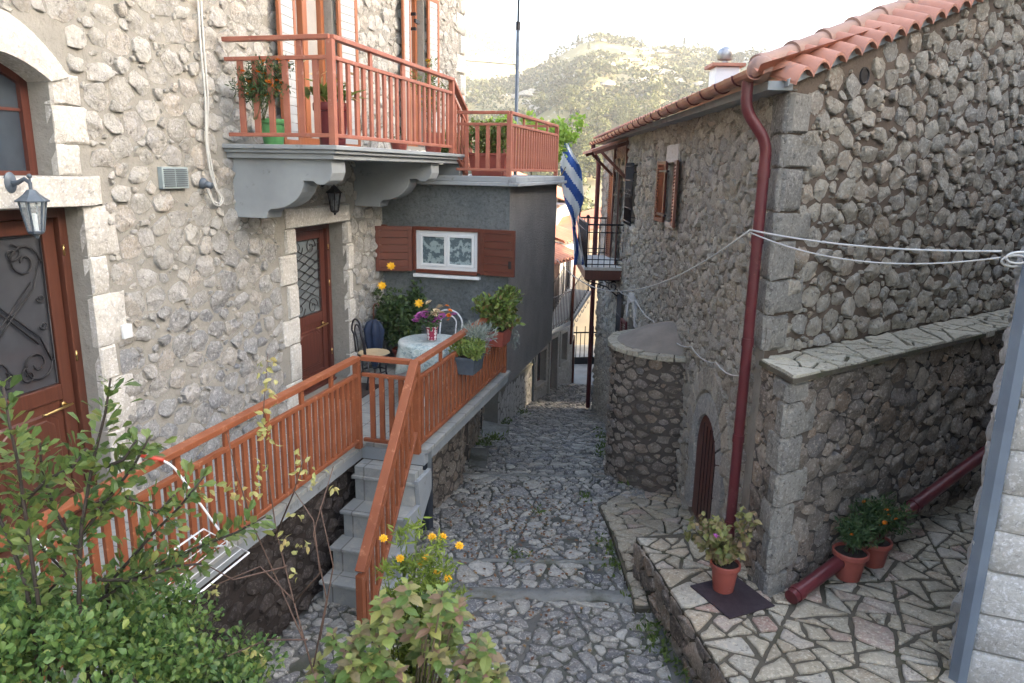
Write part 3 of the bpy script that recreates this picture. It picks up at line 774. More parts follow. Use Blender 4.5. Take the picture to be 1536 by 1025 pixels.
# arched fanlight above the left door
mb = MB(); x = -.2
mb.box(x-.05, x+.02, 4.21, 4.272, 2.64, 3.30); mb.box(x-.05, x+.02, 3.40, 4.21, 2.64, 2.67)
for i in range(N):
    (ua, za), (ub, zb) = pin[i], pin[i+1]; mb.prism([(ua,za-.055),(ub,zb-.055),(ub,zb),(ua,za)], lambda u, z: (x-.05, u, z), lambda u, z: (x+.02, u, z))
wf = mb.build('window', M['doorwood2'], lh)
mb = MB(); mb.prism([(3.4,2.65)]+[(4.25,2.65)]+[(u, zz-.02) for u, zz in reversed(pin)], lambda u, z: (x-.03, u, z), lambda u, z: (x-.015, u, z)); mb.build('pane', M['wglass'], wf, fixn=True)
mb = MB(); mb.box(x-.015, x+.0, 3.4, 4.22, 3.07, 3.09); mb.build('glazing_bar', M['doorwood2'], wf)

# balcony: moulded slab on two scrolled corbels
bal = MB()
def slabring(u0, u1, nf, z0, z1, o): bal.box(-.02, nf-FN+o, u0-o, u1+o, z0, z1)
slabring(6.14, 9.68, -3.32, 2.885, 2.925, .03); slabring(6.14, 9.68, -3.32, 2.85, 2.885, .0); slabring(6.14, 9.68, -3.32, 2.80, 2.85, -.035)
balc = bal.build('balcony', M['concrete'], lh, bevel=.006)
def corbel(u):
    P = [(-.02,2.24),(.34,2.24),(.36,2.30)]
    for k in range(9):
        a = math.pi/2*k/8; P.append((.40+.36*math.sin(a)*1.0, 2.33+.27*(1-math.cos(a))))
    P += [(.86,2.60),(.90,2.57),(.97,2.57),(1.03,2.61),(1.06,2.68),(1.06,2.80),(-.02,2.80)]
    mb = MB(); mb.prism(P, lambda x_, z_: (x_, u, z_), lambda x_, z_: (x_, u+.26, z_)); mb.build('corbel', M['concrete'], balc, bevel=.008, fixn=True)
corbel(6.24); corbel(8.74)
mb = MB()                                                            # steps from the balcony down to the annex roof
mb.box(.1, 1.1, 9.66, 9.95, 2.62, 2.79); mb.build('balcony_step', M['concrete'], lh, bevel=.006)

def shutter_leaf(root, hinge, ang, w, z0, z1, fmat, smat, louver=True, side=1, name='shutter'):
    """leaf hinged at `hinge` (house coordinates), swung by ang; local x along the leaf"""
    t = .035; f = .055
    mb = MB(); mb.box(0, f, -t/2, t/2, z0, z1); mb.box(w-f, w, -t/2, t/2, z0, z1); mb.box(f, w-f, -t/2, t/2, z0, z0+f); mb.box(f, w-f, -t/2, t/2, z1-f, z1)
    o = mb.build(name, fmat, root, bevel=.004); o.location = hinge; o.rotation_euler = (0, 0, ang)
    mb = MB(); k = int((z1-z0-2*f)/(.045 if louver else .085)); dz = (z1-z0-2*f)/k
    for i in range(k):
        zc = z0+f+dz*(i+.5)
        if louver: mb.add([(f,-t*.45,zc-dz*.5),(w-f,-t*.45,zc-dz*.5),(w-f,t*.45,zc+dz*.5),(f,t*.45,zc+dz*.5),(f,-t*.45+.004,zc-dz*.5+.010),(w-f,-t*.45+.004,zc-dz*.5+.010),(w-f,t*.45+.004,zc+dz*.5+.010),(f,t*.45+.004,zc+dz*.5+.010)],
                      [(3,2,1,0),(4,5,6,7),(0,1,5,4),(2,3,7,6),(1,2,6,5),(3,0,4,7)])
        else: mb.box(f, w-f, -t*.28, t*.28, zc-dz*.47, zc+dz*.47)
    s = mb.build('slat', smat, o)
    return o
# balcony door and the second opening: brown frames, pale panels, shutters folded back
M['palepanel'] = surf('pale_grey_panel', (.42,.44,.44), (.36,.38,.385), .5, 3)
M['frame2'] = wood('warm_brown_frame', (.33,.115,.045), (.24,.08,.032), .4, 'Z')
for (u0, u1, z0, z1) in ((7.40, 8.30, 2.93, 5.18), (10.50, 11.15, 3.05, 5.28)):
    x = -.14; mb = MB(); f = .07
    mb.box(x-.05, x+.04, u0, u0+f, z0, z1); mb.box(x-.05, x+.04, u1-f, u1, z0, z1); mb.box(x-.05, x+.04, u0+f, u1-f, z1-f, z1); mb.box(x-.05, x+.04, u0+f, u1-f, z0, z0+.12)
    um = (u0+u1)/2; mb.box(x-.04, x+.05, um-.05, um+.05, z0+.12, z1-f)
    w_ = mb.build('window', M['frame2'], lh, bevel=.005)
    mb = MB(); mb.box(x-.03, x-.02, u0+f, u1-f, z0+.12, z1-f); mb.build('pane', M['paleglass'], w_)
    for (hu, sg) in ((u0-.02, -1), (u1+.02, 1)):
        ang = math.pi/2 if sg > 0 else -math.pi/2
        shutter_leaf(lh, (.06, hu, 0), ang-sg*.12, .40 if u0 < 9 else .36, z0+.02, z1-.02, M['frame2'], M['palepanel'], False)
    mb = MB(); zc = z0+1.75
    mb.box(.02, .10, u0+.1, u0+.14, zc-.12, zc-.08); mb.box(.02, .10, u0+.1, u0+.14, zc+.08, zc+.12); mb.box(.09, .12, u0+.06, u0+.22, zc-.025, zc+.025); mb.build('latch', M['iron'], w_)

# vent grille, switch box
mb = MB(); mb.box(0, .045, 5.24, 5.56, 2.53, 2.71)
M['vent'] = surf('pale_grey_vent', (.27,.33,.34), (.22,.27,.28), .6, 5)
vt = tag(mb.build('air_vent', M['vent'], None, loc=Lw(0,FN,0), rot=LROT, bevel=.004), 'grey slotted air vent set in the pale wall left of the balcony', 'vent')
mb = MB()
for i in range(9):
    for s in (0, 1): mb.box(.045, .052, 5.26+s*.145, 5.385+s*.155, 2.548+i*.017, 2.556+i*.017)
mb.build('slot', M['lantern'], vt)
mb = MB(); mb.box(0, .05, 4.655, 4.745, 1.375, 1.485); mb.box(.05, .056, 4.665, 4.735, 1.39, 1.47)
tag(mb.build('doorbell_box', M['white'], None, loc=Lw(0,FN,0), rot=LROT, bevel=.006), 'small white bell box on the wall right of the large left door', 'doorbell')

# ------------------------------------------------------------------ annex with the grey plastered walls
A0, A1, AN = 9.55, 12.6, -2.62
an = thing('annex', Lw(0, FN, 0), LROT, 'blue grey plastered annex with flat roof terrace at the end of the left house', 'annex')
mb = MB(); WN = [(-3.95, -3.05, 1.36, 1.90)]
# window wall faces the viewer (towards -u)
sheet(mb, FN, AN, -.12, 2.52, WN, lambda a, b, h: (a-FN, A0-h, b), .3); mb.build('wall', M['greyplaster'], an)
mb = MB(); sheet(mb, A0+.3, A1, -.12, 2.52, [], lambda a, b, h: (AN-FN+h, a, b), .25); mb.box(0, AN-FN-.25, A1-.25, A1, -.12, 2.52); mb.box(0, AN-FN, A0, A1, -.24, -.122)
# the corner strip of the side wall, flush with the window wall's end
mb.box(AN-FN+.0015, AN-FN+.004, A0+.002, A0+.3, -.12, 2.52); mb.build('side_wall', M['roughcast'], an)
mb = MB(); mb.box(.0, AN-FN+.15, A0-.12, A1+.12, 2.52, 2.57); mb.box(.0, AN-FN+.11, A0-.09, A1+.09, 2.57, 2.645); mb.build('roof_slab', M['concrete'], an, bevel=.01)
# window
mb = MB(); y = A0; n0, n1, z0, z1 = WN[0]; X = lambda n: n-FN
def fbox(mb, a0, a1, b0, b1, y0, y1): mb.box(X(a0), X(a1), y0, y1, b0, b1)
fbox(mb, n0-.05, n0+.0, z0-.02, z1+.05, y-.05, y+.04); fbox(mb, n1, n1+.05, z0-.02, z1+.05, y-.05, y+.04); fbox(mb, n0, n1, z1, z1+.05, y-.05, y+.04); fbox(mb, n0, n1, z0-.05, z0, y-.06, y+.04)
wo = mb.build('window', M['shutter'], an, bevel=.005)
mb = MB(); g = .05; q = .035
fbox(mb, n0, n0+g, z0, z1, y-.025, y+.03); fbox(mb, n1-g, n1, z0, z1, y-.025, y+.03); fbox(mb, n0+g, n1-g, z1-g, z1, y-.025, y+.03); fbox(mb, n0+g, n1-g, z0, z0+g, y-.025, y+.03)
nm = (n0+n1)/2
for (p0, p1) in ((n0+g+.004, nm-.002), (nm+.002, n1-g-.004)):
    fbox(mb, p0, p0+q, z0+g, z1-g, y-.034, y+.01); fbox(mb, p1-q, p1, z0+g, z1-g, y-.034, y+.01); fbox(mb, p0+q, p1-q, z0+g, z0+g+q, y-.034, y+.01); fbox(mb, p0+q, p1-q, z1-g-q, z1-g, y-.034, y+.01)
mb.build('sash', M['white'], wo, bevel=.004)
mb = MB()
for (p0, p1) in ((n0+g+q, nm-q), (nm+q, n1-g-q)): fbox(mb, p0, p1, z0+g+q, z1-g-q, y-.01, y-.004)
mb.build('pane', M['lace'], wo)
mb = MB(); fbox(mb, n0-.03, n1+.04, z0-.105, z0-.062, y-.09, y+.02); mb.build('sill', M['white'], wo, bevel=.006)
M['shutterL'] = M['shutter']
shutter_leaf(an, (X(n1)+.05, y-.06, 0), R(-6), .50, z0-.03, z1+.05, M['shutter'], M['shutter'], False)
shutter_leaf(an, (X(n0)-.05, y-.06, 0), R(180+22), .50, z0-.03, z1+.05, M['shutter'], M['shutter'], False)
mb = MB(); fbox(mb, FN+.03, FN+.10, z0-.04, z1+.06, y-.10, y-.05); mb.build('shutter_post', M['shutter'], wo)
mb = MB(); mb.box(X(n1)+.46, X(n1)+.50, y-.13, y-.09, 1.44, 1.54); mb.build('latch', M['iron'], wo)

# ------------------------------------------------------------------ terrace, its stair and the stone walls under it
M['tile'] = None
def tilemat():
    m, nt, p = new_mat('grey_terrace_tile')
    tc = nt.nodes.new('ShaderNodeTexCoord'); br = nt.nodes.new('ShaderNodeTexBrick'); br.offset = 0
    br.inputs['Scale'].default_value = 1; br.inputs['Brick Width'].default_value = .33; br.inputs['Row Height'].default_value = .33; br.inputs['Mortar Size'].default_value = .008
    br.inputs['Color1'].default_value = (.27,.29,.28,1); br.inputs['Color2'].default_value = (.34,.355,.335,1); br.inputs['Mortar'].default_value = (.16,.16,.15,1)
    nt.links.new(tc.outputs['Object'], br.inputs[0])
    c = mixc(nt, br.outputs[0], (.46,.44,.38), maprange(nt, tex(nt, 9, 6, .7), .5, .7, 0, .8))
    c = mixc(nt, c, (.15,.16,.17), maprange(nt, tex(nt, 5, 5, .7), .55, .75, 0, .7))
    nt.links.new(c, p.inputs['Base Color']); p.inputs['Roughness'].default_value = .5
    bump(nt, p, br.outputs['Fac'], -.3, .004); return m
M['tile'] = tilemat()
te = thing('terrace', Lw(0, FN, 0), LROT, 'tiled terrace raised on dark stone walls in front of the left house', 'terrace')
mb = MB(); NF, NE = -3.24, -2.56
mb.prism([(X(FN)+.002,1.0),(X(NF),1.0),(X(NF),6.42),(X(NE),6.42),(X(NE),9.54),(X(FN)+.002,9.54)], lambda x_, y_: (x_, y_, -.04), lambda x_, y_: (x_, y_, 0)); mb.build('floor', M['tile'], te, fixn=True)
mb = MB(); mb.prism([(X(FN)+.002,1.0),(X(NF)-.03,1.0),(X(NF)-.03,6.39),(X(NE)-.03,6.39),(X(NE)-.03,9.54),(X(FN)+.002,9.54)], lambda x_, y_: (x_, y_, -.16), lambda x_, y_: (x_, y_, -.042)); mb.build('slab', M['concrete'], te, fixn=True)
# wall below the near half, facing the well beside the stair
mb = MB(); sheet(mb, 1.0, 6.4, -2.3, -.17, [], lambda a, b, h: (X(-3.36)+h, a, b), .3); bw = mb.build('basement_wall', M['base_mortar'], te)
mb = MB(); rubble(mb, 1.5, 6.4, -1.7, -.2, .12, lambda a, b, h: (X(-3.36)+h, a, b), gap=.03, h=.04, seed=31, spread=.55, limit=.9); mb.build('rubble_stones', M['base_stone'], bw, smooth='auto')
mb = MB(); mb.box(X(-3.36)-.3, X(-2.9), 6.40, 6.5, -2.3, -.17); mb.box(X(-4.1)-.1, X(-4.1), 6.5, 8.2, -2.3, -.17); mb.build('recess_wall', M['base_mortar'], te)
# wall of the far half: cellar doorway, then the barred opening
W0 = Lw(7.35, -3.02, 0); W1 = Vector((-.66, 9.15, 0)); W2 = Vector((-.62, 15.6, 0))
to_l = lambda p: rotz(Vector(p)-Lw(0, FN, 0), -LROT)
def wallseg(P, Q, z0, z1, holes, seed, size, gap=.03, mats=('d_mortar', 'd_stone'), h=.03, root=None, keepz=None, st0=0):
    d = (Q-P); Ln_ = d.length; d = d/Ln_; nr = Vector((d.y, -d.x, 0))
    fn = lambda a, b, h_: to_l(P+d*a+nr*h_+Vector((0,0,b)))
    mb = MB(); sheet(mb, 0, Ln_, z0, z1, holes, fn, .3); w = mb.build('basement_wall', M[mats[0]], root)
    mb = MB(); rubble(mb, st0, Ln_, max(z0, -4.2), z1, size, fn, gap=gap, h=h, holes=holes, seed=seed, spread=.5, limit=1.0); mb.build('rubble_stones', M[mats[1]], w, smooth='auto')
    return fn, Ln_
wallseg(W0, W1, -2.3, -.17, [], 33, .13, root=te)
fn, Lw2 = wallseg(W1, W2, -4.2, -.17, [(.75,1.55,-1.75,-.4), (5.1,6.0,-3.1,-1.6)], 34, .14, root=te)
mb = MB()
for (a0, a1, b0, b1) in ((.75,1.55,-1.75,-.4),):
    mb.add([fn(a0,b0,-.2),fn(a1,b0,-.2),fn(a1,b1,-.2),fn(a0,b1,-.2),fn(a0,b0,-.25),fn(a1,b0,-.25),fn(a1,b1,-.25),fn(a0,b1,-.25)], [(0,1,2,3),(7,6,5,4),(0,3,7,4),(1,5,6,2),(3,2,6,7),(0,4,5,1)])
mb.build('cellar_door', M['doorwood2'], te)
mb = MB()
for k in range(7): 
    a = 5.1+.9*(k+.5)/7; mb.tube([fn(a,-3.1,-.08), fn(a,-1.6,-.08)], .012, 6)
for b in (-2.7, -2.0): mb.tube([fn(5.1,b,-.08), fn(6.0,b,-.08)], .012, 6)
mb.build('window_bars', M['iron'], te)
mb = MB(); mb.box(X(-3.0), X(-2.86), 7.18, 7.32, -1.55, -.16); mb.build('post', surf('dark_blue_paint', (.035,.045,.06), (.025,.032,.045), .5, 4), te, bevel=.008)
mb = MB(); mb.prism([(-.62,10.1),(-.36,10.1),(-.34,11.05),(-.62,11.05)], lambda x_, y_: to_l((x_,y_,-2.0)), lambda x_, y_: to_l((x_,y_,-1.62))); mb.build('doorstep', M['nosing'], te, fixn=True)
mb = MB(); mb.prism([(-.6,14.2),(-.05,14.2),(-.02,14.85),(-.6,15.2)], lambda x_, y_: to_l((x_,y_,-3.3)), lambda x_, y_: to_l((x_,y_,-2.62))); mb.build('doorstep', M['nosing'], te, fixn=True)

st = thing('staircase', Lw(0, FN, 0), LROT, 'steep tiled staircase from the alley up to the terrace gate', 'staircase')
us = [6.49, 6.18, 5.92, 5.69, 5.48, 5.27, 5.05]; zs_ = [0, -.26, -.52, -.79, -1.03, -1.27, -1.5]
for k in range(1, 6):
    mb = MB(); mb.box(X(-3.28), X(-2.605), us[k]-.02, us[k-1]+.02, zs_[k]-.035, zs_[k]); 
    mb.box(X(-3.25), X(-2.605), us[k], us[k-1]-.022, max(-1.6, zs_[k]-.30), zs_[k]-.036)
    mb.build('step', M['tile'], st, bevel=.006)
mb = MB(); mb.box(X(-3.25), X(-2.605), 6.18, 6.385, -.30, -.165); mb.build('riser', M['tile'], st)
P = [(6.5,-.0)]+[q for k in range(1, 6) for q in ((us[k-1]+.01, zs_[k]+.03), (us[k]-.03, zs_[k]+.03))]+[(us[5]-.03,-1.62),(us[4]+.0,-1.62),(6.05,-.85),(6.5,-.45)]
mb = MB(); mb.prism(P, lambda y_, z_: (X(-2.60), y_, z_), lambda y_, z_: (X(-2.555), y_, z_)); mb.build('stringer', M['concrete'], st, fixn=True)
# ------------------------------------------------------------------ railings
def railing(name, origin, rot, segs, label, mat, group=None, sp=.145, hgt=.95, bw=.05, bd=.024, tw=.075, th=.04, postn=5, ends=True, mid=.80, low=.085):
    """segs: list of (p, q) base points in local coordinates; each run has three rails and its own balusters"""
    t = thing(name, origin, rot, label, 'railing', group)
    proto = {}
    for (p, q, po) in segs:
        p = Vector(p); q = Vector(q); d = q-p; Lh = math.hypot(d.x, d.y); a = math.atan2(d.y, d.x)
        z = lambda h: Vector((0, 0, h)); dh = d/ Lh
        mb = MB(); mb.bar(p+z(hgt-th/2)-dh*.0, q+z(hgt-th/2)+dh*.0, tw, th); mb.build('top_rail', mat, t, bevel=.005)
        mb = MB(); mb.bar(p+z(mid*hgt), q+z(mid*hgt), .042, .035); mb.build('mid_rail', mat, t, bevel=.004)
        mb = MB(); mb.bar(p+z(low), q+z(low), .042, .035); mb.build('bottom_rail', mat, t, bevel=.004)
        n = max(2, int(round(Lh/sp)))
        slope = d.z/Lh
        for k in range(1, n):
            c = p+d*(k/n)
            key = round(slope, 3)
            long_ = (k % postn == 0)
            kk = (key, long_)
            if kk not in proto:
                mb = MB(); h0 = low+.0178; h1 = mid*hgt-.0178
                mb.box(-bw/2, bw/2, -bd/2, bd/2, h0, h1)
                if long_: mb.box(-bw/2, bw/2, -bd/2, bd/2, mid*hgt+.0178, hgt-th); 
                mb.v = [(x_, y_, z_+slope*x_) for x_, y_, z_ in mb.v]
                o = mb.build('baluster', mat, t); o.location = c; o.rotation_euler = (0, 0, a); proto[kk] = o
            else: copy_part(proto[kk], t, c, (0, 0, a))
        for (e, use) in ((p, po[0]), (q, po[1])):
            if not use: continue
            mb = MB(); w = .062; mb.box(-w/2, w/2, -w/2, w/2, use if use < 0 else .0, hgt-th+.0005)
            o = mb.build('post', mat, t, bevel=.004); o.location = e; o.rotation_euler = (0, 0, a)
    return t
lo_ = Lw(0, FN, 0)
NR, NB = -3.235, -2.625
railing('railing', lo_, LROT, [((X(NR),1.2,0),(X(NR),6.26,0),(.001,.001)), ((X(NR)+.04,6.30,0),(X(NB)-.06,6.30,0),(0,0))], 'orange brown slatted railing along the near half of the terrace, with its gate', M['rail'], 'orange brown terrace railings', sp=.102, tw=.08, th=.045)
railing('railing', lo_, LROT, [((X(NB),6.30,0),(X(NB),9.42,0),(.001,.001))], 'orange brown slatted railing along the terrace edge carrying flower planters', M['rail'], 'orange brown terrace railings', sp=.128, tw=.08, th=.045)
railing('railing', lo_, LROT, [((X(NB),5.03,-1.50),(X(NB),6.27,.03),(-.1,0))], 'steep orange brown handrail sloping down beside the staircase', M['rail'], 'orange brown terrace railings', sp=.112, tw=.085, th=.05, low=.2)
BZ = 2.925
railing('railing', lo_, LROT, [((X(FN)+.06,6.16,BZ),(X(-3.34),6.16,BZ),(0,-.0001)), ((X(-3.34),6.16,BZ),(X(-3.34),9.28,BZ),(0,.001)), ((X(-3.34),9.28,BZ),(X(-3.34),9.84,BZ-.34),(0,.001))], 'reddish brown balcony railing with flower pots behind it, over the middle door', M['rail2'], 'reddish brown upper railings', sp=.155, hgt=.935, bw=.055, tw=.075)
RZ = 2.645
railing('railing', lo_, LROT, [((X(-3.36),9.52,RZ),(X(-2.63),9.52,RZ),(0,.001)), ((X(-2.63),9.52,RZ),(X(-2.63),12.5,RZ),(0,.001)), ((X(-2.63),12.5,RZ),(X(-4.3),12.5,RZ),(0,0))], 'reddish brown railing round the flat roof of the grey annex', M['rail2'], 'reddish brown upper railings', sp=.15, hgt=.83, bw=.05, tw=.065)

# ------------------------------------------------------------------ right house
rh = thing('stone_house', RO, RROT, 'long grey rubble stone house on the right with tiled roof, tower and arched door', 'house')
rf = lambda a, b, h: (-h, a, b)                       # a along the alley wall, b up
SH = [(4.10,4.70,2.05,2.88), (7.75,8.75,1.75,2.88), (9.9,10.75,.75,2.72), (11.7,12.1,1.3,2.65), (8.4,9.1,-1.5,.3), (6.9,7.7,-1.7,.05), (1.12,1.90,-1.4,.13)]
mb = MB(); sheet(mb, .29, 13.5, -5, 3.45, SH, rf, .4); mb.prism([(0,.0),(0,.289),(.4,.289)], lambda x_, y_: (x_, y_, -5), lambda x_, y_: (x_, y_, 3.45))
rw = mb.build('wall', M['ra_mortar'], rh)
mb = MB(); hs2 = SH[:-1]+[(.86,2.16,-1.4,.52), (0,.2,-.9,3.4), (2.85,4.4,-1.5,.3)]
rubble(mb, .0, 13.5, -4.6, 3.42, .125, rf, spread=.5, asp=1.25, gap=.012, h=.045, holes=hs2, limit=1.05, seed=8, rough=.4)
mb.build('rubble_stones', M['ra_stone'], rw, smooth='auto')
# side wall, turned towards the viewer
gq = Matrix.Rotation(GROT-RROT, 3, 'Z')
def gl(s, d, z): v = gq @ Vector((s, -d, z)); return (v.x, v.y, v.z)
gf = lambda a, b, h: gl(a, h, b)
def rake(s): return 3.47+.345*s
mb = MB(); ns = 14
gm = MB(); S1 = 8.4
pts = [(0, -1.6), (S1, -1.6), (S1, rake(S1)), (0, rake(0))]
gm.prism(pts, lambda a, b: gl(a, 0, b), lambda a, b: gl(max(a, .30), -.4, b))
gw = gm.build('side_wall', M['r_mortar'], rh, fixn=True)
mb = MB(); rubble(mb, .02, 7.2, 1.20, 5.6, .128, gf, spread=.68, asp=1.15, gap=.02, h=.05, limit=1.02, seed=14, rough=.38, keep=lambda a, b: b < rake(a)-.06 and not (a < .25) and math.hypot(a-1.02, b-3.62) > .13)
mb.build('rubble_stones', M['r_stone'], gw, smooth='auto')
mb = MB(); c = (1.02, 3.60)
mb.add([gl(c[0]+.058*math.cos(6.283*k/16), .004, c[1]+.058*math.sin(6.283*k/16)) for k in range(16)], [tuple(range(16))]); mb.tube([gl(c[0]+.066*math.cos(6.283*k/16), .004, c[1]+.066*math.sin(6.283*k/16)) for k in range(16)], .010, 6, closed=True)
mb.build('vent_hole', M['iron'], gw)
# cornerstones, alternating between the two faces
mb = MB(); rnd = random.Random(5); z = 1.24
for i, hgt in enumerate([.32,.30,.34,.24,.36,.27,.33]):
    wa, wb = (.44, .22) if i % 2 else (.26, .34)
    rough_block(mb, gf, .0, wa, z+.008, z+hgt-.008, .035, rnd); rough_block(mb, rf, .0, wb, z+.008, z+hgt-.008, .03, rnd); z += hgt
mb.build('cornerstone', M['cutgrey'], rh, smooth='auto')
# thicker lower wall with its coping of slabs
LD = .46
lm = MB(); lm.prism([(-.30,-1.6),(6.6,-1.6),(6.6,1.12),(-.30,1.12)], lambda a, b: gl(a, .0, b), lambda a, b: gl(a, LD, b)) if False else None
lw0 = MB(); P = [(-.002,0),(-.26,LD),(6.8,LD),(6.8,0)]
P = [(0.0,.0),(-.265,LD),(6.8,LD),(6.8,.0)]
lw0.prism(P, lambda a, d: gl(a, d, -1.6), lambda a, d: gl(a, d, 1.13)); lwall = lw0.build('lower_wall', M['d_mortar'], rh, fixn=True)
mb = MB(); gfl = lambda a, b, h: gl(a, LD+h, b)
rubble(mb, -.25, 6.7, -.84, 1.12, .14, gfl, spread=.5, asp=1.15, gap=.014, h=.045, limit=1.12, seed=15, rough=.34, holes=[(-.27,-.06,-.84,1.12)])
ps = Vector(gl(0, 0, 0)); pe_ = Vector(gl(-.265, LD, 0)); dv = (pe_-ps); dl = dv.length; dv /= dl; nv = Vector((-dv.y, dv.x, 0)); nv = nv if nv.x < 0 else -nv
sfn = lambda a, b, h: tuple(ps+dv*a+nv*h+Vector((0,0,b)))
rubble(mb, .0, dl-.1, -1.15, 1.12, .15, sfn, spread=.4, gap=.022, h=.03, limit=1.4, seed=16)
mb.build('rubble_stones', M['d_stone'], lwall, smooth='auto')
mb = MB(); z = -.86
for i, hgt in enumerate([.26,.34,.28,.3,.32,.3,.17]):
    wa = .36 if i % 2 else .22
    rough_block(mb, gfl, -.265, -.265+wa, z+.006, z+hgt-.006, .035, rnd); rough_block(mb, sfn, dl-(.13 if i % 2 else .24), dl, z+.006, z+hgt-.006, .03, rnd); z += hgt
mb.build('cornerstone', M['cutgrey'], lwall, smooth='auto')
mb = MB(); mb.prism([(-.06,-.0),(-.33,LD+.07),(6.8,LD+.07),(6.8,0)], lambda a, d: gl(a, d, 1.13), lambda a, d: gl(a, d, 1.17)); lc = mb.build('coping', M['flagjoint'], rh, fixn=True)
mb = MB(); shatter(mb, [(-.06,.0),(-.335,LD+.075),(6.8,LD+.075),(6.8,.0)], .26, lambda a, d, h: gl(a, d, 1.155+h), gap=.02, h=.035, seed=17, var=.45, jag=.05)
mb.build('coping_slab', M['cap'], lc, smooth='auto')
# eave board, roof slope, gutter
M['tiles'] = surf('terracotta_tile', (.42,.20,.135), (.33,.145,.095), .75, 3.2, 25, .25, .006, wear=((.3,.17,.13), 5, .55))
M['ridge'] = surf('weathered_ridge_tile', (.34,.22,.17), (.26,.17,.135), .8, 4, 25, .3, .006)
M['gutter'] = surf('brown_gutter', (.33,.15,.09), (.27,.115,.07), .4, 3)
M['pipe'] = surf('dark_red_pipe', (.115,.022,.026), (.085,.017,.021), .38, 3, 40, .06, .002, wear=((.15,.05,.045), 6, .6))
mb = MB(); mb.box(-.2, -.003, -.05, 13.6, 3.40, 3.47); mb.build('eave_board', M['concrete'], rh)
SL = math.tan(R(19)); mb = MB(); wv = []; ny = 220
def ry0(x_): return .713*x_+.02
for i in range(ny+1):
    for x_ in (-.30, 1.0, 4.2):
        y_ = ry0(x_)+(13.68-ry0(x_))*i/ny; ph = y_/.22*2*math.pi
        wv.append((x_, y_, 3.56+(x_+.3)*SL+.03*math.sin(ph)))
mb.add(wv, [(i*3+k, i*3+k+1, (i+1)*3+k+1, (i+1)*3+k) for i in range(ny) for k in range(2)])
mb.add([(-.30,ry0(-.3),3.50),(4.2,ry0(4.2),3.5+4.5*SL),(4.2,13.68,3.5+4.5*SL),(-.30,13.68,3.50),(8.8,ry0(8.8),3.5),(8.8,13.68,3.5)], [(0,1,2,3),(1,4,5,2)])
mb.build('roof', M['tiles'], rh, smooth='auto')
mb = MB(); gp = []
for k in range(9): a = math.pi+math.pi*k/8; gp.append((-.32+.075*math.cos(a), 3.545+.075*math.sin(a)))
gi = [(-.32+(x_+.32)*.9, 3.545+(z_-3.545)*.9) for x_, z_ in reversed(gp)]
mb.prism(gp+gi, lambda x_, z_: (x_, -.08, z_), lambda x_, z_: (x_, 13.75, z_-.09))
gt = mb.build('gutter', M['gutter'], rh, fixn=True)
for i in range(24):
    y_ = .3+i*.57; zz = -.09*y_/13.8; mb = MB()
    mb.tube([(-.32+.081*math.cos(a), y_, 3.545+zz+.081*math.sin(a)) for a in [math.pi+math.pi*k/8 for k in range(9)]], .009, 5)
    mb.build('bracket', M['pipe'], gt, smooth=True)
# verge of the side wall: a step of rolled tiles under a line of ridge tiles
q = Vector((math.cos(math.atan(.345)), 0, math.sin(math.atan(.345))))        # along the rake (s, z)
mb = MB(); per = .215; nper = 32; sub = 10; rows = []
for i in range(nper*sub+1):
    t = i/sub; s_ = -.12+t*per; fr = t % 1.0
    w = .085*abs(math.sin(math.pi*fr))**.8-.05
    zb = rake(s_)+.10
    rows.append([gl(s_, .13, zb+w-.03), gl(s_, -.02, zb+w+.02), gl(s_, -.24, zb+w+.085), gl(s_, -.24, zb+w+.065), gl(s_, .0, zb+w-.005), gl(s_, .13, zb+w-.052)])
vs = [p for r in rows for p in r]
mb.add(vs, [(i*6+k, (i+1)*6+k, (i+1)*6+(k+1) % 6, i*6+(k+1) % 6) for i in range(nper*sub) for k in range(6)])
mb.build('verge_tile', M['tiles'], rh, smooth='auto', fixn=True)
mb = MB(); mb.prism([(-.14,rake(-.14)+.0),(7.0,rake(7.0)+.0),(7.0,rake(7.0)+.055),(-.14,rake(-.14)+.055)], lambda a, b: gl(a, .07, b), lambda a, b: gl(max(a, .1), -.25, b)); mb.build('verge_board', M['concrete'], rh, fixn=True)
mb = MB()
for k in range(16):
    s0 = -.1+k*.42; s1 = s0+.46
    za, zb2 = rake(s0)+.165, rake(s1)+.165
    p, q_ = Vector(gl(s0, -.26, za)), Vector(gl(s1, -.26, zb2))
    ln_ = (q_-p)
    mb.tube([p, p+ln_*.12, p+ln_*.13, q_], [.098, .098, .084, .076], 14)
mb.build('ridge_tile', M['ridge'], rh, smooth='auto')
mb = MB(); mb.sphere(gl(-.12, -.22, rake(-.14)+.15), .11, 14, 9); mb.build('ridge_end', M['ridge'], rh, smooth=True)
# arched door beside the downpipe
M['archstone'] = stone('pale_arch_stone', [(.46,.46,.43),(.52,.515,.47),(.38,.39,.385)], (.36,.36,.34), pit_shade=.5)
mb = MB(); cy, w2, zs2 = 1.47, .46, -.40
def archpt(t, r): return (cy-r*math.cos(t), zs2+r*1.16*math.sin(t)**.9)
NA = 13
for k in range(NA):
    t0, t1 = math.pi*k/NA+.012, math.pi*(k+1)/NA-.012
    P = [archpt(t0, w2), archpt(t1, w2), archpt(t1, w2+.21), archpt(t0, w2+.21)]
    mb.prism(P, lambda a, b: (-.045, a, b), lambda a, b: (.28, a, b))
for sgn in (-1, 1):
    z = -1.18
    for i, hgt in enumerate([.3,.26,.34]):
        o_ = .20 if i % 2 else .26
        ya, yb = (cy-w2-o_, cy-w2) if sgn < 0 else (cy+w2, cy+w2+o_)
        mb.box(-.05, .28, ya, yb, z+.006, z+hgt-.006); z += hgt
mb.build('door_arch', M['archstone'], rh, bevel=.012, fixn=True)
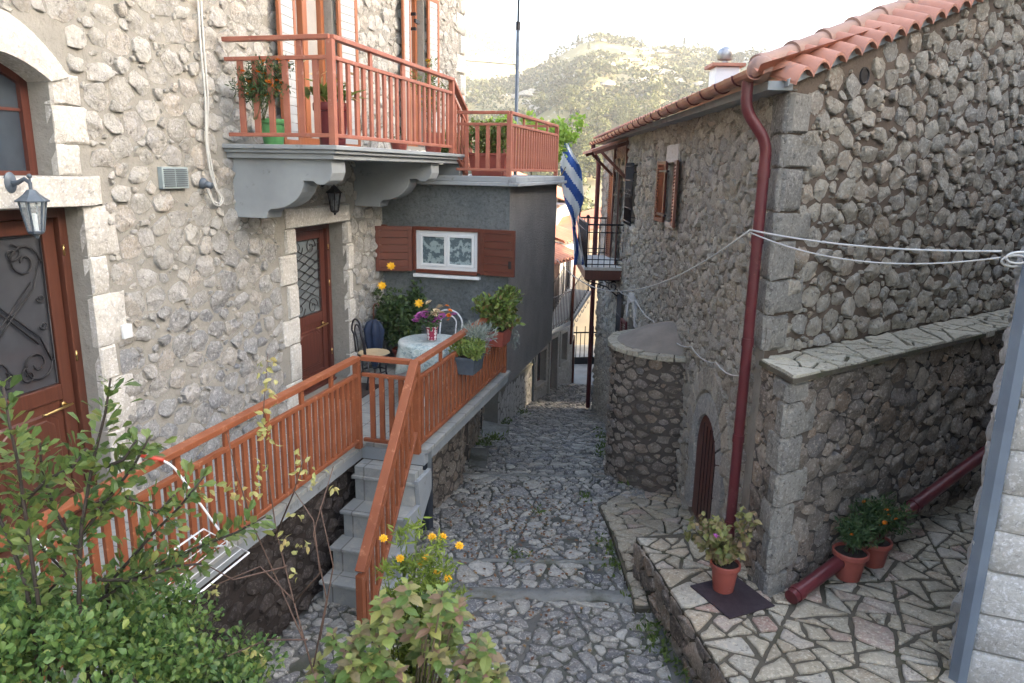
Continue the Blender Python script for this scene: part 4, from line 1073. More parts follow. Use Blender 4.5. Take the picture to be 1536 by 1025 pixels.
mb = MB()    # voussoirs of rough stone above
for k in range(11):
    t0 = math.pi*(k+.6)/12; t1 = t0+math.pi/12-.03; ro = w2+.24; r2_ = ro+.22
    mb.prism([archpt(t0, ro), archpt(t1, ro), archpt(t1, r2_+rnd.uniform(-.04,.04)), archpt(t0, r2_+rnd.uniform(-.04,.04))], lambda a, b: (-.05, a, b), lambda a, b: (.1, a, b))
mb.build('relieving_arch', M['ra_stone'], rh, bevel=.012, fixn=True)
mb = MB(); P = [(cy-w2,-1.2),(cy+w2,-1.2)]+[archpt(math.pi-math.pi*k/20, w2) for k in range(21)]
mb.prism(P, lambda a, b: (-.012, a, b), lambda a, b: (.06, a, b)); ad = mb.build('door', M['doorwood2'], rh, fixn=True)
mb = MB()
for k in range(1, 6): mb.box(-.02, -.0125, cy-w2+.13*k-.004, cy-w2+.13*k+.004, -1.15, .0)
mb.build('plank_joint', M['iron'], ad)
# round tower with a capped top
tw = MB(); TCx, TCy, TR_ = .0, 3.63, .835
def tf(a, b, h): th = a/TR_; return (TCx-(TR_+h)*math.sin(th), TCy-(TR_+h)*math.cos(th), b)
tw.lathe([(TR_,-1.9),(TR_,.42)], 48, (TCx, TCy, 0)); tow = tw.build('tower', M['d_mortar'], rh, smooth='auto')
mb = MB(); rubble(mb, -.15, TR_*math.pi+.2, -1.6, .41, .115, tf, spread=.5, asp=1.35, gap=.024, h=.04, limit=.86, seed=18); mb.build('rubble_stones', M['d_stone'], tow, smooth='auto')
mb = MB(); mb.lathe([(.0001,.74),(.2,.72),(.42,.65),(.6,.565),(TR_-.06,.475),(TR_-.1,.41)], 40, (TCx, TCy, 0), cap=False); mb.build('tower_top', M['ra_mortar'] if False else surf('cement_cap', (.26,.235,.195), (.19,.17,.145), .9, 4, 30, .5, .012), tow, smooth='auto')
mb = MB(); k_ = 0; a = -.3
while a < TR_*math.pi+.3:
    w = rnd.uniform(.14,.24); th0, th1 = a/TR_, (a+w-.014)/TR_
    P = []
    seg = [th0+(th1-th0)*i/3 for i in range(4)]; ri_, ro_ = TR_-.13+rnd.uniform(-.02,.02), TR_+.075+rnd.uniform(-.015,.015); zt = .475+rnd.uniform(-.008,.008)
    P = [(r_, th) for r_, ths in ((ro_, seg), (ri_, seg[::-1])) for th in ths]
    mb.prism(P, lambda r_, th: (TCx-r_*math.sin(th), TCy-r_*math.cos(th), .41), lambda r_, th: (TCx-r_*math.sin(th), TCy-r_*math.cos(th), zt)); a += w
mb.build('rim_slab', M['cap'], tow, bevel=.008, fixn=True)
# windows of the alley wall
def rshut(y0, y1, z0, z1, ang0, ang1, w):
    for (yy, sg, an_) in ((y0, -1, ang0), (y1, 1, ang1)):
        shutter_leaf(rh, (-.05, yy, 0), an_, w, z0, z1, M['shutter'], M['frame2'], True)
mb = MB(); mb.box(.2, .24, 4.10, 4.70, 2.05, 2.88); w1 = mb.build('window', M['wglass'], rh)
mb = MB(); mb.box(-.03, .2, 4.08, 4.72, 1.97, 2.05); mb.build('sill', M['cut'], w1)
mb = MB(); mb.box(-.045, .1, 4.0, 4.8, 2.88, 3.12); mb.build('lintel', M['cut'], w1)
rshut(4.10, 4.70, 2.02, 2.90, R(-97), R(97), .42)
mb = MB(); mb.box(-.16, -.12, 4.12, 4.68, 2.14, 2.17); mb.box(-.16, -.12, 4.12, 4.68, 2.74, 2.77); mb.build('shutter_bar', M['iron'], w1)
def barred(y0, y1, z0, z1):
    mb = MB(); mb.box(.2, .24, y0, y1, z0, z1); w_ = mb.build('window', M['wglass'], rh)
    mb = MB(); n = 6
    for k in range(n+1): yy = y0+.04+(y1-y0-.08)*k/n; mb.tube([(-.07, yy, z0-.02), (-.07, yy, z1+.02)], .012, 6)
    for k in range(5): zz = z0+.04+(z1-z0-.08)*k/4; mb.tube([(-.07, y0-.02, zz), (-.07, y1+.02, zz)], .012, 6)
    for k in range(3): mb.tube(spiral((y0+(y1-y0)*(.25+.25*k), (z0+z1)/2), .10, 1.2, k, lambda u, z: (-.075, u, z)), .010, 6)
    for zz in (z0+.15, z1-.15):
        for yy in (y0-.02, y1+.02): mb.tube([(-.07, yy, zz), (.05, yy, zz)], .012, 6)
    mb.build('window_bars', M['iron'], w_, smooth=True)
    mb = MB(); mb.box(-.03, .2, y0-.05, y1+.05, z0-.1, z0); mb.build('sill', M['cut'], w_)
barred(7.75, 8.75, 1.75, 2.88); barred(8.4, 9.1, -1.5, .3)
mb = MB(); mb.box(.15, .2, 9.9, 10.75, .75, 2.72); dd = mb.build('door', M['palepanel'], rh)
shutter_leaf(rh, (-.05, 9.86, 0), R(-98), .42, .78, 2.70, M['doorwood2'], M['frame2'], True); shutter_leaf(rh, (-.05, 10.8, 0), R(98), .42, .78, 2.70, M['doorwood2'], M['frame2'], True)
mb = MB(); mb.box(.2, .24, 11.7, 12.1, 1.3, 2.65); mb.build('window', M['wglass'], rh)
mb = MB(); mb.box(.2, .24, 6.9, 7.7, -1.7, .05); w3 = mb.build('window', M['wglass'], rh)
for (yy, an_) in ((6.88, -98), (7.72, 98)): shutter_leaf(rh, (-.05, yy, 0), R(an_), .38, -1.55, -.1, M['pipe'], M['shutter'], True)
mb = MB()
for k in range(9):
    t0, t1 = math.pi*k/9, math.pi*(k+1)/9
    P = [(7.3-.42*math.cos(t0), -.0+.36*math.sin(t0)), (7.3-.42*math.cos(t1), .36*math.sin(t1)), (7.3-.58*math.cos(t1), .56*math.sin(t1)), (7.3-.58*math.cos(t0), .56*math.sin(t0))]
    mb.prism(P, lambda a, b: (-.05, a, b), lambda a, b: (.1, a, b))
mb.build('window_arch', M['white_stone'], w3, fixn=True)
# canopy over the far balcony
mb = MB(); 
mb.prism([(.0,3.36),(-.75,3.10),(-.75,3.15),(.0,3.42)], lambda x_, z_: (x_, 8.9, z_), lambda x_, z_: (x_, 11.2, z_)); cp = mb.build('canopy', M['tiles'], rh, fixn=True)
for yy in (8.95, 10.95):
    mb = MB(); mb.bar((-.03, yy, 2.55), (-.03, yy, 3.36), .08, .08); mb.bar((-.03, yy, 3.3), (-.7, yy, 3.08), .07, .07); mb.bar((-.05, yy, 2.62), (-.55, yy, 3.10), .06, .06); mb.build('bracket', M['shutter'], cp)
# far balcony with wrought iron
mb = MB(); B0, B1, BD, BZ2 = 9.0, 11.3, .80, .78
mb.box(-BD, .1, B0, B1, BZ2-.06, BZ2); bb = mb.build('balcony', M['cut'], rh)
mb = MB(); mb.box(-BD+.02, .1, B0+.02, B1-.02, BZ2-.26, BZ2-.062); mb.build('fascia', M['doorwood2'], bb)
mb = MB(); ir = .012
for (p, q_) in (((-BD+.04,B0+.04),(-.02,B0+.04)), ((-BD+.04,B0+.04),(-BD+.04,B1-.04)), ((-BD+.04,B1-.04),(-.02,B1-.04))):
    p = Vector((*p, BZ2)); q_ = Vector((*q_, BZ2)); L_ = (q_-p).length
    for hz in (.06, .16, .72, .88): mb.tube([p+Vector((0,0,hz)), q_+Vector((0,0,hz))], ir if hz < .8 else .02, 6)
    n = int(L_/.12)
    for k in range(n+1):
        c = p+(q_-p)*k/n; mb.tube([c, c+Vector((0,0,.88))], .009, 6)
for c in ((-BD+.04,B0+.04),(-BD+.04,B1-.04)):
    mb.tube([Vector((*c,BZ2)), Vector((*c,BZ2+1.0))], .022, 8); mb.sphere((*c,BZ2+1.04), .04, 8, 6)
mb.build('balustrade', M['iron'], bb, smooth=True)
mb = MB()
for yy in (B0+.12, B1-.3):
    mb.tube([(0,yy,BZ2-.28),(-.75,yy,BZ2-.28)], .018, 6); mb.tube([(0,yy,BZ2-.65),(-.12,yy,BZ2-.58),(-.3,yy,BZ2-.42),(-.72,yy,BZ2-.3)], .016, 6)
    for (cx_, r_) in ((-.17,.12),(-.42,.09),(-.6,.06)): mb.tube(spiral((cx_, BZ2-.42), r_, 1.5, 1, lambda u, z, yy=yy: (u, yy, z)), .013, 6)
mb.build('scroll_bracket', M['iron'], bb, smooth=True)
# chimney with a spinning cowl
ch = MB(); ch.box(2.25, 2.8, 11.6, 12.2, 4.0, 5.12); cm = ch.build('chimney', M['white'], rh, bevel=.02)
mb = MB(); mb.box(2.15, 2.9, 11.5, 12.3, 5.125, 5.19); mb.build('chimney_cap', M['tiles'], cm)
mb = MB(); mb.lathe([(.09,5.19),(.09,5.27),(.17,5.31),(.2,5.42),(.17,5.52),(.08,5.58),(0.001,5.59)], 18, (2.52, 11.9, 0)); mb.build('cowl', surf('steel', (.35,.36,.37), (.2,.21,.22), .35, 5, metal=.8), cm, smooth='auto')

# ------------------------------------------------------------------ downpipes
def pipe_thing(pts, r, label, group, clamps=(), mat=None):
    t = thing('downpipe', pts[0], 0, label, 'downpipe', group)
    o0 = Vector(pts[0]); loc = [Vector(p)-o0 for p in pts]
    mb = MB(); mb.tube(loc, r, 14); mb.build('pipe', mat or M['pipe'], t, smooth='auto')
    for (p, d) in clamps:
        p = Vector(p)-o0; d = Vector(d).normalized(); mb = MB(); mb.tube([p-d*.035, p+d*.035], r*1.14, 14); mb.build('collar', mat or M['pipe'], t, smooth='auto')
    return t
def round_path(pts, rad=.12, n=5):
    pts = [Vector(p) for p in pts]; out = [pts[0]]
    for i in range(1, len(pts)-1):
        a, b, c = pts[i-1], pts[i], pts[i+1]; p = b+(a-b).normalized()*rad; q_ = b+(c-b).normalized()*rad
        for k in range(n+1): t = k/n; out.append(p*(1-t)**2+b*2*t*(1-t)+q_*t*t)
    out.append(pts[-1]); return out
px_ = lambda d, s, z: Rw(d, s, z)
pth = round_path([px_(.32,.10,3.52), px_(.32,.10,3.26), px_(.12,.10,3.0), px_(.12,.10,1.0), px_(.12,-.30,-.25) if False else px_(.12,.10,-.8)], .10)
pipe_thing(pth, .047, 'tall dark red downpipe on the right house by its corner', 'dark red pipes', [(px_(.12,.10,z_),(0,0,1)) for z_ in (2.75,2.2,1.3,.4,-.45)])
pth = round_path([px_(.32,13.3,3.42), px_(.32,13.3,3.2), px_(.16,13.3,3.0), px_(.16,13.3,-3.7)], .1)
pipe_thing(pth, .06, 'slim far red downpipe behind the flag at the house end', 'dark red pipes')
pa, pb = Gw(-.22, LD+.20, PZ+.08), Gw(5.6, LD+.14, PZ+1.02)
pipe_thing([pa, pa+(pb-pa)*.5, pb], .062, 'dark red pipe lying aslant along the foot of the low stone wall', 'dark red pipes', [(pa+(pb-pa)*q_, pb-pa) for q_ in (.015,.34,.67)])

# ------------------------------------------------------------------ building corner at the right edge
E0 = Vector((3.27, 4.62, 0)); rb_a = R(30)
nb = thing('stone_building', E0, 0, 'near stone building at the right edge with blue grey strip on its pale corner', 'building')
d1 = Vector((math.sin(R(31)), math.cos(R(31)), 0)); d2 = Vector((math.sin(R(112)), math.cos(R(112)), 0)); n1 = Vector((-d1.y, d1.x, 0)); n2 = Vector((-math.sin(R(22)), -math.cos(R(22)), 0))
f1 = lambda a, b, h: tuple(d1*a+n1*h+Vector((0,0,b))); f2 = lambda a, b, h: tuple(d2*a+n2*h+Vector((0,0,b)))
P = [Vector((0,0,0)), d1*.62, d1*.62+Vector((math.sin(R(60)), math.cos(R(60)), 0))*6, d2*7+d1*4, d2*7]
mb = MB(); mb.prism([(p.x, p.y) for p in P], lambda x_, y_: (x_, y_, -1.5), lambda x_, y_: (x_, y_, 4.2)); nw = mb.build('wall', M['l_mortar'], nb, fixn=True)
mb = MB(); rubble(mb, .0, .62, -1, 3.4, .17, f1, spread=.35, asp=1.0, gap=.015, h=.06, limit=1.4, seed=41, rough=.3); mb.build('rubble_stones', M['l_stone'] if False else M['white_stone'], nw, smooth='auto')
mb = MB(); z = -.82; i = 0
while z < 3.2:
    hgt = rnd.uniform(.26, .42); a = .065
    while a < 1.9:
        w = rnd.uniform(.34, .62); rough_block(mb, f2, a, a+w-.012, z+.006, z+hgt-.006, .03, rnd); a += w
    z += hgt
mb.build('cut_stone', M['cut'], nw, smooth='auto')
mb = MB(); 
mb.prism([tuple(f2(.055,0,.0))[:2], tuple(f2(.055,0,.045))[:2], tuple(f2(.0,0,.05))[:2], tuple(f1(.0,0,.05))[:2], tuple(f1(.012,0,0.0))[:2]], lambda x_, y_: (x_, y_, -.8), lambda x_, y_: (x_, y_, 3.4))
mb.build('corner_strip', surf('blue_grey_strip', (.16,.20,.24), (.12,.15,.19), .6, 3, 40, .15, .004), nb, fixn=True)
# ------------------------------------------------------------------ wall lanterns
def lantern(loc, rot, label, mat, glass, s=1.0, arm=.16):
    """hexagonal lantern hung from a curled wall bracket; local x = out of the wall"""
    t = thing('wall_lantern', loc, rot, label, 'lantern', 'hexagonal wall lanterns'); S = lambda v: v*s
    mb = MB(); mb.lathe([(S(.05),0),(S(.052),S(.012)),(S(.03),S(.03))], 16); mb.xf(Matrix.Rotation(R(90), 4, 'Y') @ Matrix.Scale(1.5, 4, (1,0,0)))
    mb.tube([(0,0,0),(S(arm*.4),0,S(.0)),(S(arm*.75),0,S(.03)),(S(arm),0,S(.0)),(S(arm),0,S(-.05))], [S(.02),S(.018),S(.015),S(.014),S(.012)], 8); mb.sphere((S(arm),0,S(.05)), S(.018), 8, 6); mb.tube([(S(arm),0,S(.0)),(S(arm),0,S(.05))], S(.008), 6)
    mb.build('bracket', mat, t, smooth='auto')
    cx = S(arm); z0 = S(-.05)
    mb = MB(); mb.lathe([(.0001,z0+S(.01)),(S(.03),z0),(S(.055),z0-S(.03)),(S(.085),z0-S(.055)),(S(.115),z0-S(.075)),(S(.112),z0-S(.085)),(S(.08),z0-S(.085))], 6, (cx,0,0), cap=False); mb.build('roof', mat, t)
    zt, zb, rt, rb_ = z0-S(.085), z0-S(.30), S(.088), S(.052)
    mb = MB()
    for k in range(6):
        a = math.pi/3*k; mb.bar((cx+rt*math.cos(a), rt*math.sin(a), zt), (cx+rb_*math.cos(a), rb_*math.sin(a), zb), S(.010), S(.010))
    mb.lathe([(rb_*.9,zb+S(.004)),(rb_*1.1,zb),(rb_*1.0,zb-S(.015)),(S(.02),zb-S(.03)),(S(.012),zb-S(.05)),(.0005,zb-S(.06))], 6, (cx,0,0)); mb.build('cage', mat, t)
    mb = MB(); mb.lathe([(rt*.93,zt),(rb_*.93,zb+S(.002))], 6, (cx,0,0), cap=False); mb.build('pane', glass, t)
    mb = MB(); mb.lathe([(S(.02),zb+S(.0)),(S(.02),zb+S(.12)),(S(.012),zb+S(.13))], 10, (cx,0,0)); mb.build('bulb', M['white'], t, smooth='auto')
    return t
def clearglass(name, col, a=.75):
    m, nt, p = new_mat(name); p.inputs['Base Color'].default_value = (*col, 1); p.inputs['Roughness'].default_value = .15
    p.inputs['Transmission Weight'].default_value = a; p.inputs['IOR'].default_value = 1.1; return m
M['cglass'] = clearglass('lantern_glass', (.75,.82,.85)); M['dkglass'] = clearglass('smoked_glass', (.3,.33,.36))
lantern(Lw(3.84, FN+.045, 2.60), LROT, 'grey blue six sided lantern over the large left door', M['lantern'], M['cglass'], .88, .19)
lantern(Lw(7.93, FN+.0, 2.56), LROT, 'black six sided lantern under the balcony over the middle door', M['iron'], M['dkglass'], .95, .16)

# ------------------------------------------------------------------ cables
def cable(pts, r, label, name='cable', mat=None, n=6):
    o0 = Vector(pts[0]); mb = MB(); mb.tube([Vector(p)-o0 for p in pts], r, n)
    return tag(mb.build(name, mat or M['cable'], None, loc=o0, smooth=True), label, 'cable')
def sag(p, q, s, n=24, j=0):
    p, q = Vector(p), Vector(q); return [p+(q-p)*(k/n)-Vector((0,0,s*4*(k/n)*(1-k/n))) for k in range(n+1)]
cl = Rw(.19, .10, 2.28)
cable(sag(Lw(12.58, -2.58, 1.22), cl, .55), .0075, 'white cable sagging across the alley from the annex to the tall downpipe')
cable(sag(cl, E0+Vector((-.18,.04,2.30)), .05), .008, 'upper white cable strung from the tall downpipe to the right edge of the photo')
cable(sag(cl+Vector((0,0,-.02)), E0+Vector((-.18,.04,2.26)), .13), .006, 'lower white cable strung from the tall downpipe to the right edge of the photo')
e = E0+Vector((-.16,-.02,2.28)); cable([e+Vector((.075*math.cos(a)+.05, -.02+.006*a, .03*math.sin(a)-.004*a)) for a in [k*.35 for k in range(34)]], .008, 'coiled end of white cable at the right building corner')
wp = [(.055,11.9,.70),(.07,9.5,.36),(.06,7.6,.44),(.06,6.6,.52),(.07,4.8,.52),(.07,3.6,.58),(.06,2.3,.72),(.06,1.2,.82),(.07,.25,.96)]
wp2 = []
for (a, b) in zip(wp, wp[1:]):
    for k in range(5): t = k/5; wp2.append(Rw(a[0]+(b[0]-a[0])*t+.015, a[1]+(b[1]-a[1])*t, a[2]+(b[2]-a[2])*t-.06*4*t*(1-t)))
wp2.append(Rw(*wp[-1])); cable(wp2, .008, 'white cable clipped along the alley wall of the right house')
lp_ = lambda u, z, o=.05: Lw(u, FN+o, z)
for j, (du, lab) in enumerate(((0, 'left strand of the white cables hanging down the pale wall to the vent'), (.035, 'right strand of the white cables hanging down the pale wall to the vent'))):
    P = [lp_(5.86+du,5.2),lp_(5.86+du,4.4),lp_(5.84+du+.01*j,3.7),lp_(5.86+du,3.3),lp_(5.82+du-.02*j,2.95),lp_(5.84+du,2.7)]
    P += [lp_(5.90+du*.5,2.52),lp_(5.98+du,2.44-.02*j),lp_(5.95,2.38-.02*j),lp_(5.86,2.40-.02*j),lp_(5.80-.02*j,2.52)]
    Q = []
    for a, b in zip(P, P[1:]): Q += [a+(b-a)*t for t in (0, .25, .5, .75)]
    Q.append(P[-1]); S_ = [Q[0]]+[(Q[i-1]+Q[i]*2+Q[i+1])/4 for i in range(1, len(Q)-1)]+[Q[-1]]
    cable(S_, .009, lab)
mb = MB(); mb.sphere((0,0,0), .05, 10, 7); mb.tube([(0,0,0),(.09,0,-.02)], .03, 8)
tag(mb.build('wall_socket', M['lantern'], None, loc=lp_(5.76,2.57,.03), rot=LROT, smooth=True), 'small round grey outdoor fitting on the wall under the looped white cables', 'fitting')

# ------------------------------------------------------------------ flag on the far balcony
ft = thing('flag', Rw(.80, 9.06, .80), RROT, 'blue and white striped Greek flag hanging furled from a pole on the far balcony', 'flag')
fp0, fp1 = Vector((0,0,0)), Vector((-.50,-.12,2.62))
mb = MB(); mb.tube([fp0, fp1], .016, 8); mb.sphere(fp1, .03, 8, 6); mb.build('pole', M['white'], ft, smooth=True)
mb = MB(); nu, nv = 16, 70
rows = []
for j in range(nv+1):
    t = j/nv; 
    c = fp1+(fp0-fp1)*0 + Vector((.02,-.02,-.03))+Vector((.34*max(0,(t-.0))**1.25, .02*t, -2.55*t))
    w = .02+.36*sstep(0,.25,t)*(1-sstep(.42,.70,t))+.05+.13*sstep(.74,1,t)
    for i in range(nu+1):
        s_ = i/nu
        x_ = c.x+(s_-.35)*w; y_ = c.y+.05*math.sin(s_*9+t*4)*(.3+sstep(0,.4,t))+.02*math.sin(t*17+s_*4); z_ = c.z-.10*(s_-.5)*(1-sstep(.6,.8,t))
        rows.append((x_, y_, z_))
mb.add(rows, []); 
for j in range(nv):
    for i in range(nu):
        s_ = i/nu; t = j/nv
        q = (t*8.6-s_*1.7*(1-sstep(.62,.7,t))+(s_*2.2*sstep(.66,.74,t))) % 2
        mb.f.append((j*(nu+1)+i, j*(nu+1)+i+1, (j+1)*(nu+1)+i+1, (j+1)*(nu+1)+i)); mb.mi.append(0 if q < 1 else 1)
cloth = mb.build('cloth', [surf('blue_cloth', (.02,.085,.33), (.015,.065,.26), .8, 4), surf('white_cloth', (.66,.69,.70), (.58,.62,.64), .8, 4)], ft, smooth=True)
so = cloth.modifiers.new('thickness', 'SOLIDIFY'); so.thickness = .004

# ------------------------------------------------------------------ houses beyond the annex
FO, FA = Vector((.6, 20.7, -4.3)), R(25)
fh = thing('stone_house', FO, -FA, 'far whitewashed house down the alley with iron balcony and tiled roof', 'house')
ff = lambda a, b, h: (h, a, b)
HF = [(.30,.98,.75,1.75), (1.36,1.92,.25,1.95), (2.25,2.75,1.0,1.95), (1.25,1.85,2.75,4.45), (2.35,2.8,3.2,4.3)]
mb = MB(); sheet(mb, -6, 3.4, -.6, 4.75, HF, ff, .35); mb.box(-5, -.351, 3.05, 3.4, -.6, 4.75); fw_ = mb.build('wall', M['white_mortar'], fh)
mb = MB(); rubble(mb, -6, 3.4, -.3, 2.3, .18, ff, gap=.03, h=.022, holes=[(a-.1,b+.1,c-.08,d+.1) for a,b,c,d in HF], seed=61, spread=.4); mb.build('rubble_stones', M['white_stone'], fw_, smooth='auto')
def fwin(a0, a1, b0, b1, arch=False, door=False):
    mb = MB(); mb.box(-.2, -.15, a0, a1, b0, b1); w_ = mb.build('door' if door else 'window', M['pipe'] if not door else M['doorwood2'], fh)
    if not door: 
        mb = MB(); mb.box(-.149, -.145, a0+.3*(a1-a0), a1-.06, b0+.06, b1-.06); mb.build('pane', M['wglass'], w_)
    mb = MB(); mb.box(-.1, .06, a0-.1, a1+.1, b0-.10, b0-.005); mb.box(-.05, .05, a0-.12, a0, b0, b1+.12); mb.box(-.05, .05, a1, a1+.12, b0, b1+.12); mb.box(-.05, .05, a0, a1, b1, b1+.12); mb.build('surround', M['cut'], w_, bevel=.01)
for i, (a0, a1, b0, b1) in enumerate(HF): fwin(a0, a1, b0, b1, i == 0, i in (1, 3))
mb = MB(); mb.box(.002, .78, -1.6, 1.10, 2.58, 2.68); fb_ = mb.build('balcony', M['concrete'], fh)
mb = MB()
def ironrail(p, q, h=.9, sp=.12, base=.0):
    p, q = Vector(p), Vector(q); L_ = (q-p).length; n = max(1, int(L_/sp))
    for hz in (.08, h): mb.tube([p+Vector((0,0,hz)), q+Vector((0,0,hz))], .016, 6)
    for k in range(n+1): c = p+(q-p)*k/n; mb.tube([c, c+Vector((0,0,h))], .010 if 0 < k < n else .02, 6)
ironrail((.74,-1.6,2.68),(.74,1.06,2.68)); ironrail((.74,1.06,2.68),(.74,2.6,3.35)); ironrail((.05,1.06,2.68),(.05,2.6,3.35))
mb.build('balustrade', M['iron'], fb_, smooth=True)
mb = MB(); mb.prism([(1.10,2.58),(2.7,3.22),(2.7,3.36),(1.10,2.68)], lambda y_, z_: (.002, y_, z_), lambda y_, z_: (.78, y_, z_)); 
for k in range(6): mb.tube([(.80, 1.2+.25*k+.09*math.cos(a), 2.58+.1*k+.09*math.sin(a)) for a in [3.14+3.14*i/8 for i in range(9)]], .012, 5)
mb.build('outer_stair', M['concrete'], fh, fixn=True)
def tileroof(root, x0, x1, z0, z1, y0, y1, per=.24, amp=.035, name='roof', thick=.07):
    mb = MB(); n = int((y1-y0)/per*8); vs = []
    for i in range(n+1):
        y_ = y0+(y1-y0)*i/n; w = amp*math.sin(2*math.pi*(y_/per))
        vs += [(x0, y_, z0+w), (x0+(x1-x0)*.5, y_, (z0+z1)/2+w), (x1, y_, z1+w), (x1, y_, z1-thick-amp), (x0, y_, z0+w-.03)]
    mb.add(vs, [(i*5+k, i*5+(k+1) % 5, (i+1)*5+(k+1) % 5, (i+1)*5+k) for i in range(n) for k in range(5)])
    return mb.build(name, M['tiles_far'], root, smooth='auto', fixn=True)
M['tiles_far'] = surf('orange_tile', (.50,.235,.15), (.42,.18,.11), .8, 2.5, 25, .2, .006)
tileroof(fh, .85, -3.2, 4.62, 6.0, -6.2, 1.55); tileroof(fh, .30, -3.2, 4.95, 6.0, 1.5, 3.6)
mb = MB(); mb.box(-.34, .78, -6.1, 1.4, 4.50, 4.56); mb.build('eave_board', M['doorwood2'], fh)
pipe_thing([FO+rotz(Vector((.83,1.02,4.5)), -FA), FO+rotz(Vector((.80,1.02,2.0)), -FA), FO+rotz(Vector((.06,3.3,1.7)), -FA), FO+rotz(Vector((.06,3.36,-.2)), -FA)], .04, 'thin dark downpipe on the far whitewashed house by its balcony', None, mat=M['shutter'])
# second, further roof and the beige house behind the iron gate
h2 = thing('house', (.2, 33, -4.6), R(-8), 'distant house with an orange tiled roof showing above the far whitewashed house', 'house')
mb = MB(); mb.box(-6, 1.7, 0, 8, -.5, 6.2); mb.build('wall', M['white_stone'], h2)
tileroof(h2, 2.3, -2.2, 6.0, 7.5, -.5, 8.4); mb = MB(); mb.box(-6.3, 2.35, -.3, 8.2, 5.86, 5.94); mb.build('eave_board', M['white'], h2)
h3 = thing('house', (2.2, 29.5, -4.6), R(6), 'beige plastered house closing the far end of the alley', 'house')
mb = MB(); mb.box(-.7, 6, 0, 6, -.5, 4.6); mb.build('wall', surf('beige_plaster', (.44,.39,.30), (.38,.33,.26), .9, 2, 25, .3, .01), h3)
tileroof(h3, -1.0, 3, 4.6, 5.7, -.3, 6.3)
g = thing('iron_gate', (1.92, 26.2, -4.45), R(8), 'black iron gate at the far end of the alley', 'gate')
mb = MB(); mb.box(0, .05, -.02, .02, 0, 1.5); mb.box(1.5, 1.55, -.02, .02, 0, 1.5); mb.box(.05, 1.5, -.015, .015, .08, .13); mb.box(.05, 1.5, -.015, .015, 1.36, 1.41); mb.build('frame', M['iron'], g)
mb = MB()
for k in range(9): mb.tube([(.05+.16*(k+.5), 0, .13), (.05+.16*(k+.5), 0, 1.36 if k % 2 else 1.62)], .016, 6)
mb.box(.05, 1.5, -.008, .008, .13, .45); mb.build('bars', M['iron'], g)
# low garden wall with pale coping beyond the cellar
lwp = Vector((-.30, 16.2, 0)); lwq = Vector((.58, 20.6, 0)); dd_ = (lwq-lwp); LL = dd_.length; dd_ /= LL; nn_ = Vector((dd_.y, -dd_.x, 0))
gw2 = thing('stone_wall', lwp, 0, 'low stone wall with pale sloping coping along the left of the far alley', 'wall')
z_top = lambda a: -2.2-.62*a/LL
wfn = lambda a, b, h: tuple(dd_*a+nn_*h+Vector((0,0,b)))
mb = MB(); mb.prism([(0,-4.8),(LL,-4.8),(LL,z_top(LL)),(0,z_top(0))], lambda a, b: wfn(a,b,0), lambda a, b: wfn(a,b,-.35)); ws = mb.build('wall', M['l_mortar'], gw2, fixn=True)
mb = MB(); rubble(mb, 0, LL, -4.4, -2.2, .2, wfn, gap=.025, h=.025, seed=71, keep=lambda a, b: b < z_top(a)-.12); mb.build('rubble_stones', M['white_stone'], ws, smooth='auto')
mb = MB(); mb.prism([(-.05,z_top(0)),(LL+.05,z_top(LL)),(LL+.05,z_top(LL)+.07),(-.05,z_top(0)+.07)], lambda a, b: wfn(a,b,.05), lambda a, b: wfn(a,b,-.4)); mb.build('coping', M['cap'], gw2, fixn=True)
pipe_thing([lwq+nn_*.06+Vector((0,0,-2.5)), lwq+nn_*.06+Vector((0,0,-4.2))], .035, 'thin grey pipe at the end of the far low stone wall', None, mat=M['lantern'])
# antenna pole
at = thing('antenna_pole', Lw(14.6, -3.9, 2.0), 0, 'thin grey metal pole rising behind the annex railing', 'pole')
mb = MB(); mb.tube([(0,0,-2),(0,0,3.4)], .035, 8); mb.tube([(0,0,3.4),(0,0,6.5)], .022, 8); mb.build('pole', M['lantern'], at, smooth=True)
mb = MB(); mb.tube([(0,0,3.35),(0,0,3.5)], .045, 8); mb.build('collar', M['iron'], at); mb = MB(); mb.tube([(-1.0,-.2,2.75),(0,0,2.72)], .008, 5); mb.build('stay_wire', M['lantern'], at)

